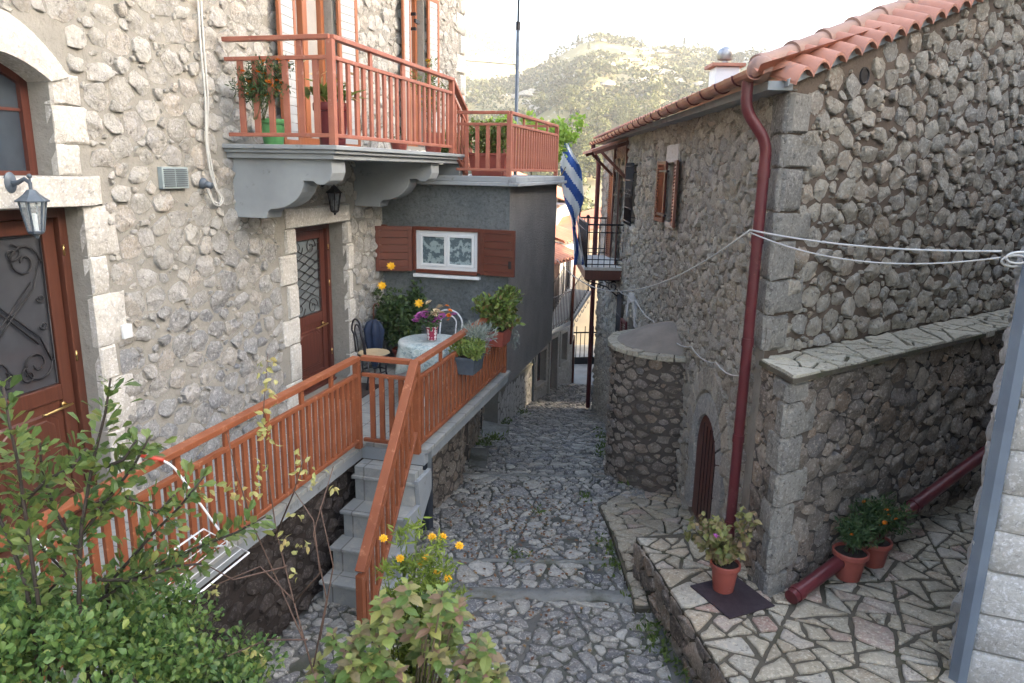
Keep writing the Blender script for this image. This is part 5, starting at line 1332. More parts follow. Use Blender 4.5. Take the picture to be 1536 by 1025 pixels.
# ------------------------------------------------------------------ terrace furniture
def LT(u, n, z=0): return Lw(u, n, z)
def bistro_chair(loc, rot, label, metal, seatmat):
    """bent tube cafe chair: hooped double back, round seat, four splayed legs; faces local +y"""
    t = thing('bistro_chair', loc, rot, label, 'chair', 'bent tube bistro chairs'); r = .012
    hoop = lambda w, top, zb, yb: [(-w, -.17+yb, zb)]+[(-w, -.19+yb, zb+(top-zb)*.5)]+[(-w*math.cos(a), -.215+yb, top-w*.9+w*.9*math.sin(a)) for a in [math.pi*k/12 for k in range(13)]]+[(w, -.19+yb, zb+(top-zb)*.5), (w, -.17+yb, zb)]
    mb = MB(); mb.tube(hoop(.195, .90, .44, 0), r, 8); mb.build('back_hoop', metal, t, smooth=True)
    mb = MB(); mb.tube(hoop(.115, .83, .45, .01), r*.85, 8); mb.build('inner_hoop', metal, t, smooth=True)
    mb = MB(); mb.lathe([(.0001,.452),(.15,.455),(.19,.462),(.20,.456),(.195,.440),(.0001,.438)], 28, cap=False); mb.build('seat', seatmat, t, smooth='auto')
    mb = MB(); mb.tube([(.197*math.cos(a), .197*math.sin(a), .436) for a in [6.283*k/24 for k in range(24)]], r, 8, closed=True); mb.tube([(.15*math.cos(a), .15*math.sin(a), .22) for a in [6.283*k/24 for k in range(24)]], r*.8, 8, closed=True); mb.build('seat_ring', metal, t, smooth=True)
    for a in (45, 135, 225, 315):
        c, s_ = math.cos(R(a)), math.sin(R(a)); mb = MB(); mb.tube([(.175*c,.175*s_,.436),(.16*c,.16*s_,.22),(.225*c,.225*s_,.0)], r, 8); mb.build('leg', metal, t, smooth=True)
    return t
M['blkmetal'] = surf('black_tube', (.018,.02,.028), (.03,.032,.04), .35, 5)
bistro_chair(LT(8.22,-4.0), R(-60), 'black bistro chair with round cream seat beside the middle door', M['blkmetal'], surf('cream_seat', (.55,.45,.28), (.48,.38,.23), .5, 8))
bistro_chair(LT(8.85,-3.32), R(160), 'white bistro chair behind the round table by the grey wall', M['whitemetal'], M['whitemetal'])
tb = thing('round_table', LT(7.98,-3.14), 0, 'small round terrace table under a lacy cloth', 'table')
mb = MB(); mb.lathe([(.0001,.70),(.36,.70),(.37,.71),(.36,.72),(.0001,.72)], 32, cap=False); mb.build('tabletop', M['whitemetal'], tb, smooth='auto')
for a in (20, 140, 260):
    c, s_ = math.cos(R(a)), math.sin(R(a)); mb = MB(); mb.tube([(.05*c,.05*s_,.70),(.06*c,.06*s_,.3),(.30*c,.30*s_,.0)], .013, 8); mb.build('leg', M['whitemetal'], tb, smooth=True)
def clothmat():
    m, nt, p = new_mat('printed_tablecloth')
    v = tex(nt, 14, 4, .6, dist=1.2); w = tex(nt, 5, 3)
    c = ramp(nt, [(.20,.27,.28,.38),(.38,.47,.47,.46),(.50,.57,.55,.52),(.30,.38,.37,.6)], v)
    nt.links.new(mixc(nt, c, (.5,.53,.5), maprange(nt, w, .5, .6, 0, .6)), p.inputs['Base Color']); p.inputs['Roughness'].default_value = .85; return m
mb = MB(); ncl = 72; prof_ = [(.0001,.733),(.2,.733),(.345,.733),(.375,.728),(.385,.71),(.39,.64),(.40,.55),(.41,.46)]
vs = []; 
for (r_, z_) in prof_:
    dr = max(0, (.72-z_))/.26
    for k in range(ncl):
        a = 6.283*k/ncl; f_ = 1+dr*.09*math.sin(a*9)+dr*.04*math.sin(a*5+1); vs.append((r_*f_*math.cos(a), r_*f_*math.sin(a), z_-(.05*dr*(1+math.sin(a*4)) if dr > .9 else 0)))
mb.add(vs, [(i*ncl+k, i*ncl+(k+1) % ncl, (i+1)*ncl+(k+1) % ncl, (i+1)*ncl+k) for i in range(len(prof_)-1) for k in range(ncl)])
tc_ = mb.build('tablecloth', clothmat(), None, loc=LT(7.98,-3.14), smooth=True); tag(tc_, 'pale blue grey patterned cloth draped over the round terrace table', 'tablecloth')
so = tc_.modifiers.new('thickness', 'SOLIDIFY'); so.thickness = .004
# vase of flowers on the table
rnd = random.Random(9)
def leafs(name, mat, parent, fn): mb = MB(); fn(mb); return mb.build(name, mat, parent)
G = {}
G['rose'] = leafmat('rose_leaves', [(.035,.07,.028),(.06,.11,.04),(.10,.15,.05),(.045,.085,.035)])
G['lime'] = leafmat('lime_leaves', [(.16,.24,.05),(.24,.31,.08),(.10,.17,.04),(.30,.34,.10)])
G['fresh'] = leafmat('fresh_leaves', [(.09,.16,.035),(.15,.23,.05),(.22,.28,.07),(.07,.12,.03),(.2,.15,.05)])
G['silver'] = leafmat('silver_leaves', [(.26,.31,.27),(.34,.38,.33),(.2,.26,.22)])
G['gold'] = leafmat('yellow_petals', [(.75,.40,.012),(.82,.50,.03),(.65,.32,.01)], .2)
G['orange'] = leafmat('orange_petals', [(.75,.20,.01),(.82,.27,.015),(.65,.15,.01)], .2)
G['mauve'] = leafmat('mauve_petals', [(.50,.12,.38),(.42,.09,.36),(.55,.2,.45)], .25)
G['cream'] = leafmat('cream_petals', [(.72,.66,.45),(.65,.55,.35),(.7,.45,.3)], .25)
vz = thing('flower_vase', LT(7.98,-3.12,.738), 0, 'red and white dotted vase of mauve and cream flowers on the round table', 'vase')
m_, nt, p = new_mat('dotted_vase'); tc = nt.nodes.new('ShaderNodeTexCoord'); mp = nt.nodes.new('ShaderNodeMapping'); mp.inputs['Scale'].default_value = (1,1,1)
vo = nt.nodes.new('ShaderNodeTexVoronoi'); vo.inputs['Scale'].default_value = 24; vo.inputs['Randomness'].default_value = .15; nt.links.new(tc.outputs['Object'], vo.inputs[0])
nt.links.new(ramp(nt, [(.7,.62,.6,.42),(.30,.025,.06,.5)], vo.outputs['Distance'], 'CONSTANT'), p.inputs['Base Color']); p.inputs['Roughness'].default_value = .3
mb = MB(); mb.lathe([(.045,0),(.055,.01),(.06,.08),(.072,.17),(.068,.172),(.055,.09),(.045,.02)], 24); mb.build('pot', m_, vz, smooth='auto')
def fvase(mb):
    for _ in range(14): flower(mb, Vector((rnd.gauss(0,.075), rnd.gauss(0,.075), .27+rnd.gauss(0,.04))), .055, rnd, 9, 3)
    for _ in range(5): flower(mb, Vector((-.16+rnd.gauss(0,.03), .05+rnd.gauss(0,.03), .27+rnd.gauss(0,.03))), .05, rnd, 9, 3)
leafs('mauve_flowers', G['mauve'], vz, fvase)
def fcream(mb):
    for _ in range(14): flower(mb, Vector((rnd.gauss(0,.05)+.03, rnd.gauss(0,.06)+.05, .33+rnd.gauss(0,.05))), .05, rnd, 9, 2)
leafs('cream_flowers', G['cream'], vz, fcream)
leafs('orange_flowers', G['orange'], vz, lambda mb: [flower(mb, Vector((.20+rnd.gauss(0,.025), .02, .30+rnd.gauss(0,.04))), .04, rnd, 7, 2) for _ in range(5)])
leafs('leaves', G['rose'], vz, lambda mb: bush_leaves(mb, rnd, [((0,0,.22),.11)], 12, .06, .03))

def flowerpot(loc, r, h, label, mat, cat='flower pot', name='flower_pot', rot=0, group=None, square=False, mesh=None):
    t = thing(name, loc, rot, label, cat, group); mb = MB()
    if square: 
        P0 = [(-r,-r*.55),(r,-r*.55),(r,r*.55),(-r,r*.55)]
        mb.prism(P0, lambda a, b: (a*.82, b*.82, 0), lambda a, b: (a, b, h)); mb.prism([(a*1.06,b*1.08) for a, b in P0], lambda a, b: (a, b, h-.03), lambda a, b: (a, b, h+.004)); mb.build('pot', mat, t, bevel=.006)
        mb = MB(); mb.prism([(a*.94,b*.92) for a, b in P0], lambda a, b: (a, b, h), lambda a, b: (a, b, h+.006)); mb.build('soil', M['soil'], t)
    else:
        mb.lathe([(r*.68,0),(r*.70,.01),(r*.90,h*.80),(r*1.0,h*.81),(r*1.04,h*.84),(r*1.04,h*.98),(r*1.01,h),(r*.93,h),(r*.91,h*.9)], 32); mb.build('pot', mat, t, smooth='auto')
        mb = MB(); mb.lathe([(r*.92,h*.9),(r*.5,h*.93),(.0001,h*.94)], 24, cap=False); mb.build('soil', M['soil'], t)
    return t
# big rose pot in the corner by the annex window
t = flowerpot(LT(9.12,-3.98), .155, .30, 'large terracotta pot of tall yellow roses in the terrace corner', M['terra'])
mb = MB(); tips = []
for k in range(9):
    a = rnd.uniform(0, 6.28); q = Vector((.05*math.cos(a), .05*math.sin(a), .27)); pts = [q]; dr = Vector((.30*math.cos(a), .30*math.sin(a), 1)).normalized(); L_ = rnd.uniform(.55,1.05)
    for j in range(6): dr = (dr+rvec(rnd)*.12).normalized(); q = q+dr*(L_/6); pts.append(q)
    mb.tube(pts, [.007-.0007*j for j in range(7)], 5); tips += pts[2:]
mb.build('stems', M['stem'], t, smooth=True)
leafs('leaves', G['rose'], t, lambda mb: bush_leaves(mb, rnd, [(p_, .13) for p_ in tips], 3.2, .06, .04, jit=.5))
leafs('young_leaves', G['lime'], t, lambda mb: bush_leaves(mb, rnd, [((.02,-.05,.5),.15),((.06,-.04,.62),.13)], 6, .06, .025, 'thin'))
def rosefl(mb):
    for (u_, n_, z_) in ((8.75,-4.12,1.22),(8.75,-3.6,1.02),(9.0,-4.1,1.45)):
        c = LT(u_, n_, z_)-LT(9.12,-3.98)
        mb = MB()
        for L in range(3): flower(mb, c, .065-.015*L, rnd, 8, 2, Vector((.2,-.8,.5)))
        mb.build('yellow_rose', G['gold'], t)
rosefl(None)
# umbrella hung on the chair
um = thing('umbrella', LT(8.75,-4.25), 0, 'folded dark blue umbrella propped between the black chair and the rose pot', 'umbrella')
mb = MB(); n_ = 24; vs = []
for (r_, z_) in [(.02,.08),(.05,.2),(.09,.42),(.11,.62),(.075,.72),(.02,.76)]:
    for k in range(n_): a = 6.283*k/n_; rr = r_*(1+.28*(1 if k % 3 == 0 else -.3)); vs.append((rr*math.cos(a), rr*math.sin(a)*.7, z_))
mb.add(vs, [(i*n_+k, i*n_+(k+1) % n_, (i+1)*n_+(k+1) % n_, (i+1)*n_+k) for i in range(5) for k in range(n_)]); mb.build('canopy', surf('navy_cloth', (.012,.03,.075), (.01,.02,.05), .6, 6), um, smooth='auto')
mb = MB(); mb.tube([(0,0,0),(0,0,.92),(.02,0,.97),(.06,0,.98),(.08,0,.94)], .010, 8); mb.build('handle', M['doorwood'], um, smooth=True)
# planters on the terrace railing
pl1 = flowerpot(LT(7.62,-2.52,.50), .20, .20, 'grey planter of lime green succulents hung outside the terrace railing', M['lantern'], 'planter', 'planter', rot=LROT+R(90), square=True)
leafs('succulents', G['lime'], pl1, lambda mb: bush_leaves(mb, rnd, [((rnd.uniform(-.22,.12), rnd.uniform(-.13,.12), .24+rnd.uniform(-.02,.08)), .075) for _ in range(26)], 14, .030, .022, 'petal', .6, .2))
leafs('silver_leaves', G['silver'], pl1, lambda mb: bush_leaves(mb, rnd, [((rnd.uniform(.12,.40), rnd.uniform(-.14,.14), .26+rnd.uniform(-.06,.16)), .10) for _ in range(20)], 7, .08, .010, 'thin', .5, .3))
leafs('mauve_flowers', G['mauve'], pl1, lambda mb: [flower(mb, Vector((.24,-.16+.02*k,.32+.01*k)), .022, rnd, 8, 2) for k in range(3)])
pl2 = flowerpot(LT(8.78,-2.52,.56), .22, .20, 'terracotta planter of leafy green shrub at the annex end of the terrace railing', M['terra'], 'planter', 'planter', rot=LROT+R(90), square=True)
leafs('leaves', G['fresh'], pl2, lambda mb: bush_leaves(mb, rnd, [((rnd.uniform(-.34,.30), rnd.uniform(-.16,.16), .34+rnd.uniform(-.06,.26)), .13) for _ in range(26)], 4.5, .065, .036, 'oval', .5, .35))
mb = MB()
for k in range(9): a = rnd.uniform(-.25,.25); mb.tube([(a*.3,0,.18),(a*.7,rnd.uniform(-.06,.06),.34),(a*1.3,rnd.uniform(-.15,.15),.55)], .006, 5)
mb.build('stems', M['stem'], pl2, smooth=True)
leafs('trailing_leaves', G['silver'], pl2, lambda mb: bush_leaves(mb, rnd, [((.30+.02*k, -.12, .2-.05*k), .05) for k in range(7)], 8, .04, .012, 'thin', -.4, .3))

# balcony pots
def marigolds(t, c, n, spread, z0, flo, nfl, gm, lf=.05, fr=.028):
    st_ = MB(); pts = []
    for k in range(n):
        a = rnd.uniform(0, 6.28); r_ = rnd.random()*spread; e_ = Vector((c[0]+r_*math.cos(a), c[1]+r_*math.sin(a)*.8, c[2]+z0*rnd.uniform(.55,1.1)))
        b = Vector((c[0]+rnd.uniform(-.06,.06), c[1]+rnd.uniform(-.05,.05), c[2])); m2 = (b+e_)/2+Vector((0,0,.05)); st_.tube([b, m2, e_], .0035, 5); pts += [m2, e_, (m2+e_)/2]
    st_.build('stems', M['gstem'], t, smooth=True)
    leafs('leaves', gm, t, lambda mb: bush_leaves(mb, rnd, [(p_, .06) for p_ in pts], 9, lf, lf*.28, 'thin', .4, .5))
    leafs('flowers', flo, t, lambda mb: [flower(mb, p_+Vector((rnd.gauss(0,.03), rnd.gauss(0,.03), .03)), fr*rnd.uniform(.8,1.2), rnd, 10, 3) for p_ in rnd.sample(pts, min(nfl, len(pts)))])
M['greenpot'] = surf('green_plastic', (.14,.42,.16), (.11,.36,.13), .4, 4); M['winepot'] = surf('wine_red_plastic', (.17,.03,.035), (.13,.022,.028), .4, 4)
t = flowerpot(Lw(6.42,-4.12,BZ), .13, .24, 'bright green pot of orange marigolds at the house end of the balcony', M['greenpot'])
marigolds(t, (-.05,-.22,.22), 22, .38, .46, G['orange'], 40, G['rose'], fr=.036)
t = flowerpot(Lw(6.62,-3.60,BZ), .17, .40, 'wine red tall pot of a broad leaved plant behind the balcony corner', M['winepot'])
leafs('leaves', G['lime'], t, lambda mb: [leaf_mesh(mb, Vector((rnd.gauss(0,.07), rnd.gauss(0,.07), .38+rnd.uniform(0,.12))), Vector((math.cos(a), math.sin(a), rnd.uniform(.4,1.6))), Vector((0,0,1)), rnd.uniform(.14,.26), rnd.uniform(.06,.11), .25, .5) for a in [rnd.uniform(0,6.28) for _ in range(46)]])
leafs('dry_leaves', leafmat('dry_leaves', [(.45,.33,.17),(.55,.42,.25),(.38,.26,.12)]), t, lambda mb: [leaf_mesh(mb, Vector((rnd.gauss(0,.10), rnd.gauss(0,.12), .5+rnd.uniform(0,.3))), rvec(rnd)-Vector((0,0,1)), rvec(rnd), rnd.uniform(.1,.2), .03, .2, .5, 'thin') for _ in range(16)])
t = flowerpot(Lw(9.35,-3.62,BZ), .14, .26, 'terracotta pot of tall yellow flowers at the far end of the balcony', M['terra'])
marigolds(t, (0,0,.25), 12, .28, .85, G['gold'], 9, G['fresh'], fr=.05)
t = flowerpot(Lw(8.2,-3.6,BZ), .11, .12, 'low terracotta bowl on the balcony floor behind the rails', M['terra'])
leafs('leaves', G['rose'], t, lambda mb: bush_leaves(mb, rnd, [((0,0,.13),.08)], 9, .04, .02))
t = flowerpot(Lw(9.95,-3.02,RZ), .27, .30, 'dusty red planter box of bushy green herbs on the annex roof', M['terra'], 'planter', 'planter', rot=LROT, square=True)
leafs('leaves', G['fresh'], t, lambda mb: bush_leaves(mb, rnd, [((rnd.uniform(-.24,.24), rnd.uniform(-.12,.12), .42+rnd.uniform(-.06,.22)), .13) for _ in range(22)], 5, .05, .03))
t = flowerpot(Lw(9.9,-3.55,RZ), .15, .22, 'dark green pot of pale leafy shoots by the annex roof steps', M['lantern'])
leafs('leaves', G['lime'], t, lambda mb: bush_leaves(mb, rnd, [((rnd.gauss(0,.08), rnd.gauss(0,.08), .32+rnd.uniform(-.05,.2)), .11) for _ in range(12)], 5, .07, .045))

# drying rack hung outside the near railing
dr = thing('drying_rack', Lw(3.28, -3.15, .66), LROT, 'white wire drying rack with red tipped arm hung outside the near railing', 'drying rack')
mb = MB(); fr_ = [(.02,-.75,-.30),(.36,-.75,-.42),(.36,.52,-.42),(.02,.52,-.30)]
mb.tube(fr_, .007, 8, closed=True); mb.build('frame', M['whitemetal'], dr, smooth=True)
mb = MB()
for k in range(1, 6): f_ = k/6; mb.tube([(.02+.34*f_,-.75,-.30-.12*f_),(.02+.34*f_,.52,-.30-.12*f_)], .0028, 5)
mb.build('wires', M['whitemetal'], dr)
for yy in (-.55, .42):
    mb = MB(); mb.tube(round_path([(-.13,yy-.18,.31),(.02,yy-.14,.27),(.30,yy,-.33),(.10,yy,-.36),(.0,yy,-.30)], .07), .0075, 8); a_ = mb.build('arm', M['whitemetal'], dr, smooth=True)
    mb = MB(); mb.tube([(-.16,yy-.19,.317),(-.02,yy-.15,.283)], .0125, 8); mb.build('red_grip', surf('red_plastic', (.45,.05,.025), (.4,.04,.02), .4, 5), a_, smooth=True)
# doormat in front of the middle door, planter trough by the left door
mb = MB(); mb.box(-.22, .22, -.34, .34, .003, .018)
tag(mb.build('doormat', surf('brown_mat', (.06,.045,.038), (.04,.03,.026), .95, 30, 90, .8, .01), None, loc=Lw(7.95,-4.15,0), rot=LROT, bevel=.006), 'brown doormat before the middle door', 'doormat')

# ------------------------------------------------------------------ patio pots
mb = MB(); mb.box(-.24, .24, -.26, .26, 0, .014)
tag(mb.build('rubber_mat', surf('black_rubber', (.035,.022,.028), (.025,.016,.02), .7, 14, 80, .6, .006), None, loc=(1.93,5.63,PZ+.017), rot=R(24), bevel=.004), 'black rubber mat under the terracotta pot on the patio edge', 'mat')
t = flowerpot((1.88,5.72,PZ+.031), .125, .26, 'ribbed terracotta pot with a leggy wilting plant on the black mat', M['terra'])
mb = MB(); tips = []
for k in range(5):
    a = rnd.uniform(0, 6.28); q = Vector((.03*math.cos(a), .03*math.sin(a), .22)); pts = [q]; dr_ = Vector((.22*math.cos(a)-.12, .2*math.sin(a), 1)).normalized(); L_ = rnd.uniform(.35,.75)
    for j in range(6): dr_ = (dr_+rvec(rnd)*.2+Vector((-.03,0,0))).normalized(); q = q+dr_*(L_/6); pts.append(q)
    mb.tube(pts, [.006-.0006*j for j in range(7)], 5); tips += pts[2:]
mb.build('stems', M['stem'], t, smooth=True)
leafs('leaves', leafmat('wilting_leaves', [(.16,.19,.06),(.26,.26,.09),(.28,.19,.11),(.12,.16,.05)]), t, lambda mb: bush_leaves(mb, rnd, [(p_, .09) for p_ in tips], 2.6, .065, .045, 'oval', -.1, .6))
leafs('pink_flowers', G['mauve'], t, lambda mb: [flower(mb, tips[-1]+rvec(rnd)*.05, .025, rnd, 6, 2) for _ in range(3)])
t = flowerpot((3.08,5.98,PZ+.016), .15, .27, 'front terracotta pot of orange marigolds by the slanting red pipe', M['terra'], group='marigold pots by the low wall')
marigolds(t, (0,0,.25), 16, .20, .26, G['orange'], 4, G['rose'], lf=.06, fr=.026)
t = flowerpot((3.42,6.22,PZ+.016), .14, .25, 'rear terracotta pot full of orange marigolds under the slanting red pipe', M['terra'], group='marigold pots by the low wall')
marigolds(t, (0,0,.24), 24, .28, .34, G['orange'], 17, G['rose'], lf=.06, fr=.024)
# ------------------------------------------------------------------ foreground shrubs
rnd = random.Random(23)
FG = {}
FG['box'] = leafmat('shrub_leaves', [(.07,.15,.05),(.12,.22,.065),(.18,.29,.08),(.055,.115,.045),(.28,.35,.09)], .4, .4)
FG['laurel'] = leafmat('laurel_leaves', [(.08,.15,.045),(.13,.21,.06),(.19,.26,.075),(.065,.115,.04),(.26,.29,.09)], .4, .35)
FG['hydr'] = leafmat('hydrangea_leaves', [(.11,.19,.05),(.17,.26,.07),(.26,.32,.09),(.30,.26,.12),(.09,.16,.045),(.30,.17,.13),(.2,.27,.08),(.34,.34,.10),(.14,.22,.06)], .35, .5)
FG['pale'] = leafmat('pale_yellow_leaves', [(.42,.42,.14),(.5,.47,.2),(.34,.38,.13),(.5,.4,.16)], .4)
FG['feather'] = leafmat('feathery_leaves', [(.17,.25,.04),(.25,.32,.06),(.12,.19,.035)], .35)
def shrub(name, loc, label, cat='shrub', group=None): return thing(name, loc, 0, label, cat, group)
b0 = Vector((-1.75, 2.45, -.1)); t = shrub('boxwood_shrub', b0, 'dense dark green small leaved shrub filling the lower left corner')
cl_ = []
for _ in range(150):
    x_ = rnd.uniform(-2.75, -1.12); y_ = rnd.uniform(2.05, 3.0)
    top = 1.29-.5*(y_-2.2)*.9+.05*math.sin(x_*7)+.04*math.sin(y_*9+x_*5)-max(0, (x_+1.5))*.9-max(0, -2.1-x_)*.1
    cl_.append((Vector((x_, y_, top-.10-rnd.random()**1.6*.35))-b0, rnd.uniform(.09,.14)))
leafs('leaves', FG['box'], t, lambda mb: bush_leaves(mb, rnd, cl_, 12, .032, .020, 'obovate', .6, .4))
mb = MB()
for k in range(16):
    e_ = rnd.choice(cl_)[0]; mb.tube([(rnd.uniform(-.2,.2), rnd.uniform(-.1,.1), -.1), e_*.5+Vector((0,0,.1)), e_], [.014,.009,.004], 5)
mb.build('stems', M['stem'], t, smooth=True)
def P3(x, y, d):
    """where a thing seen in that direction stands at distance d in front (used once, to lay the twigs out)"""
    f_ = 1098.15; v = r2*((x-768)/f_)+u2*((512.5-y)/f_)+fw; return EYE+v*(d/v.y)
lr0 = Vector((-1.55, 2.5, -.1)); t = shrub('laurel_bush', lr0, 'tall loose laurel with upright leafy shoots in front of the near railing')
shoots = [([(118,900),(122,790),(140,690),(158,620),(166,568)],2.35), ([(60,920),(42,800),(28,700),(15,640),(4,575)],2.3), ([(150,900),(230,850),(300,820),(352,800),(398,775)],2.5), ([(125,800),(165,745),(200,700),(225,655)],2.4),
          ([(160,880),(230,800),(270,760),(306,715)],2.55), ([(120,830),(80,760),(62,700),(60,660)],2.45), ([(40,880),(10,800),(-20,740),(-40,690)],2.35), ([(130,760),(190,745),(235,770),(262,742)],2.45), ([(150,870),(210,870),(260,850),(310,845)],2.45), ([(30,760),(70,720),(110,700),(130,672)],2.35), ([(60,900),(100,860),(60,820),(20,800)],2.5), ([(160,700),(185,690),(205,660)],2.38)]
mb = MB(); lm_ = MB()
for pts, d in shoots:
    W_ = [P3(x_, y_, d+rnd.uniform(-.04,.04)) - lr0 for x_, y_ in pts]
    mb.tube(([W_[0]-Vector((0,0,.4))] if pts[0][1] > 870 else [W_[0]-(W_[1]-W_[0])*.05])+W_, [.009 if pts[0][1] > 870 else .006]+[.0065*(1-.8*i/len(W_))+.001 for i in range(len(W_))], 6)
    for a, b in zip(W_, W_[1:]):
        n = max(8, int((b-a).length/.0052))
        for k in range(n):
            p_ = a+(b-a)*(k/n); ax = (b-a).normalized(); side = rvec(rnd); side = (side-ax*side.dot(ax)).normalized()
            s = rnd.uniform(.75, 1.2)
            off = side*rnd.uniform(0,.07)*(1 if rnd.random() < .5 else .3)
            leaf_mesh(lm_, p_+off, ax*rnd.uniform(.3,1.1)+side*.8, (ax+side*.3+rvec(rnd)*.5).normalized(), .050*s, .026*s, rnd.uniform(.1,.4), rnd.uniform(-.2,.45), 'obovate')
mb.build('branches', surf('dark_bark', (.035,.028,.024), (.05,.04,.032), .8, 20), t, smooth=True); lm_.build('leaves', FG['laurel'], t)
sp0 = Vector((-.9, 2.95, -.4)); t = shrub('sapling', sp0, 'bare thin sapling with a few pale yellow leaves before the staircase', 'sapling')
tw_ = [[(470,1010),(440,900),(415,800),(400,700),(395,620),(402,530)],[(455,960),(420,880),(380,790),(352,700),(340,650)],[(470,1000),(490,900),(470,800),(500,700)],[(440,900),(390,850),(330,875),(280,900)],[(440,905),(480,860),(470,780),(440,735)],[(430,850),(350,870),(300,842)],[(415,800),(440,740),(455,690)],[(460,960),(400,960),(340,985)],[(480,960),(500,850),(480,760)]]
spots = [(400,538),(410,548),(392,560),(405,575),(398,590),(410,600),(395,612),(402,632),(398,648),(345,740),(352,745),(365,742),(388,725),(385,735),(452,702),(445,688),(452,712),(430,812),(440,822),(425,805),(442,772),(470,722),(478,708),(390,640),(350,728),(312,742),(318,880),(322,884),(378,975),(392,985),(372,982),(500,728),(455,815),(385,700),(405,660),(440,860),(300,720)]
mb = MB(); lm_ = MB()
for pts in tw_:
    W_ = [P3(x_, y_, 2.9+.12*math.sin(x_*.05)) - sp0 for x_, y_ in pts]; mb.tube(W_, [.0042*(1-.7*i/len(W_)) for i in range(len(W_))], 5)
for (x_, y_) in spots:
    for k in range(4): leaf_mesh(lm_, P3(x_+rnd.uniform(-9,9), y_+rnd.uniform(-9,9), 2.9)-sp0, rvec(rnd)-Vector((0,0,.6)), rvec(rnd), rnd.uniform(.026,.04), .019, .3, .3)
mb.build('branches', surf('brown_twig', (.12,.075,.055), (.09,.055,.042), .8, 20), t, smooth=True); lm_.build('leaves', FG['pale'], t)
h0 = Vector((-.5, 3.0, -.7)); t = shrub('hydrangea_bush', h0, 'autumn hydrangea with broad green, yellow and pink leaves at the bottom of the alley')
mb = MB(); st_ = MB(); heads = []
outl = [(440,1000),(470,950),(510,925),(545,900),(575,870),(620,862),(660,868),(690,885),(720,915),(745,945),(760,985)]
for k in range(170):
    i = rnd.randrange(len(outl)-1); f_ = rnd.random(); x_ = outl[i][0]+(outl[i+1][0]-outl[i][0])*f_; y_ = outl[i][1]+(outl[i+1][1]-outl[i][1])*f_+rnd.random()**.8*190+8
    d = rnd.uniform(2.75, 3.25); c = P3(600+(x_-600)*.95, y_, d)-h0; heads.append(c)
    ph = rnd.uniform(0, 6.28)
    for L in range(3):
        for q in range(4 if L < 2 else 3):
            a = ph+q*1.57+L*.78; up_ = .25+.45*L
            leaf_mesh(mb, c-Vector((0,0,.03*(2-L))), Vector((math.cos(a), math.sin(a), up_-.25)), Vector((math.cos(a)*-.3, math.sin(a)*-.3-.25, 1)), rnd.uniform(.05,.085)*(1-.2*L), rnd.uniform(.036,.055)*(1-.2*L), rnd.uniform(.1,.3), rnd.uniform(.2,.5), 'petal' if False else 'oval')
mb.build('leaves', FG['hydr'], t)
for c in heads[::2]: st_.tube([(rnd.uniform(-.1,.1), rnd.uniform(-.1,.1), 0), c*.55+Vector((0,0,.1)), c], [.008,.006,.004], 5)
st_.build('stems', M['stem'], t, smooth=True)
y0_ = Vector((-.55, 3.45, -.7)); t = shrub('marigold_plant', y0_, 'feathery light green plant with yellow flowers beside the foot of the handrail', 'flower plant')
mb = MB(); fm_ = MB(); st_ = MB()
tops = [(600,800),(625,790),(632,835),(605,845),(655,815),(640,870),(580,850),(590,890),(668,850),(612,880),(648,840),(660,880),(690,890)]
for (x_, y_) in tops:
    c = P3(x_, y_+6, rnd.uniform(3.3,3.55))-y0_; b = Vector((rnd.uniform(-.08,.08), rnd.uniform(-.06,.06), .3)); pts = [b+(c-b)*(k/6)+Vector((0,0,.05*math.sin(k/6*3.1))) for k in range(7)]
    st_.tube(pts, [.006-.0006*k for k in range(7)], 5)
    for p_ in pts[2:]:
        for _ in range(60): leaf_mesh(mb, p_+rvec(rnd)*rnd.uniform(0,.075), rvec(rnd)+Vector((0,0,.6)), rvec(rnd), rnd.uniform(.035,.065), .012, .2, .3, 'thin')
for (x_, y_) in ((689,819),(664,806),(648,806),(575,808),(640,838),(630,846),(655,858),(600,838),(672,868)):
    c = P3(x_, y_, 3.42)-y0_; fm_ = MB(); flower(fm_, c, .026, rnd, 9, 3, Vector((.2,-.6,1))); fm_.build('flower', G['gold'], t)
st_.build('stems', M['gstem'], t, smooth=True); mb.build('leaves', FG['feather'], t)
for lab, (x_, y_) in (('orange flower head on the hydrangea by the alley', (0,0)),): pass

# weeds along the joints, fallen leaves
mb = MB()
def alley_z(y):
    for i in range(len(TR)-1):
        if TR[i] <= y < TR[i+1]: return tread_z(i, y)
    return prof(y)
wd = [(1.12,6.9,.08,30),(1.15,7.25,.09,40),(1.05,7.5,.05,14),(1.2,6.3,.05,18),(1.28,5.75,.09,40),(1.33,5.5,.08,34),(1.40,5.25,.06,20),(1.46,5.0,.05,16),(1.72,11.6,.16,60),(1.75,12.2,.14,50),(1.9,14.2,.14,40),(2.0,15.5,.12,30),(-.52,12.4,.10,40),(-.5,13.0,.14,60),(-.30,13.4,.10,40),(-.5,11.4,.08,26),(.35,8.2,.05,14),(.1,7.1,.07,24),(-.1,16.6,.12,30),(.3,18.6,.12,30),(1.6,9.4,.06,20),(1.0,8.8,.06,18)]
for (x_, y_, r_, n) in wd:
    for _ in range(n*2):
        p_ = Vector((x_+rnd.gauss(0,r_*.8), y_+rnd.gauss(0,r_*1.2), alley_z(y_)+.03)); leaf_mesh(mb, p_, rvec(rnd)*.9+Vector((0,0,.9)), rvec(rnd), rnd.uniform(.03,.07)*(1 if y_ < 9 else 1.5), rnd.uniform(.012,.025)*(1 if y_ < 9 else 1.4), .2, .4)
for _ in range(120):      # ferny weeds on the tower
    pass
tag(mb.build('weeds', leafmat('weed_leaves', [(.09,.15,.03),(.15,.21,.045),(.06,.10,.025)])), kind='stuff')
mb = MB()
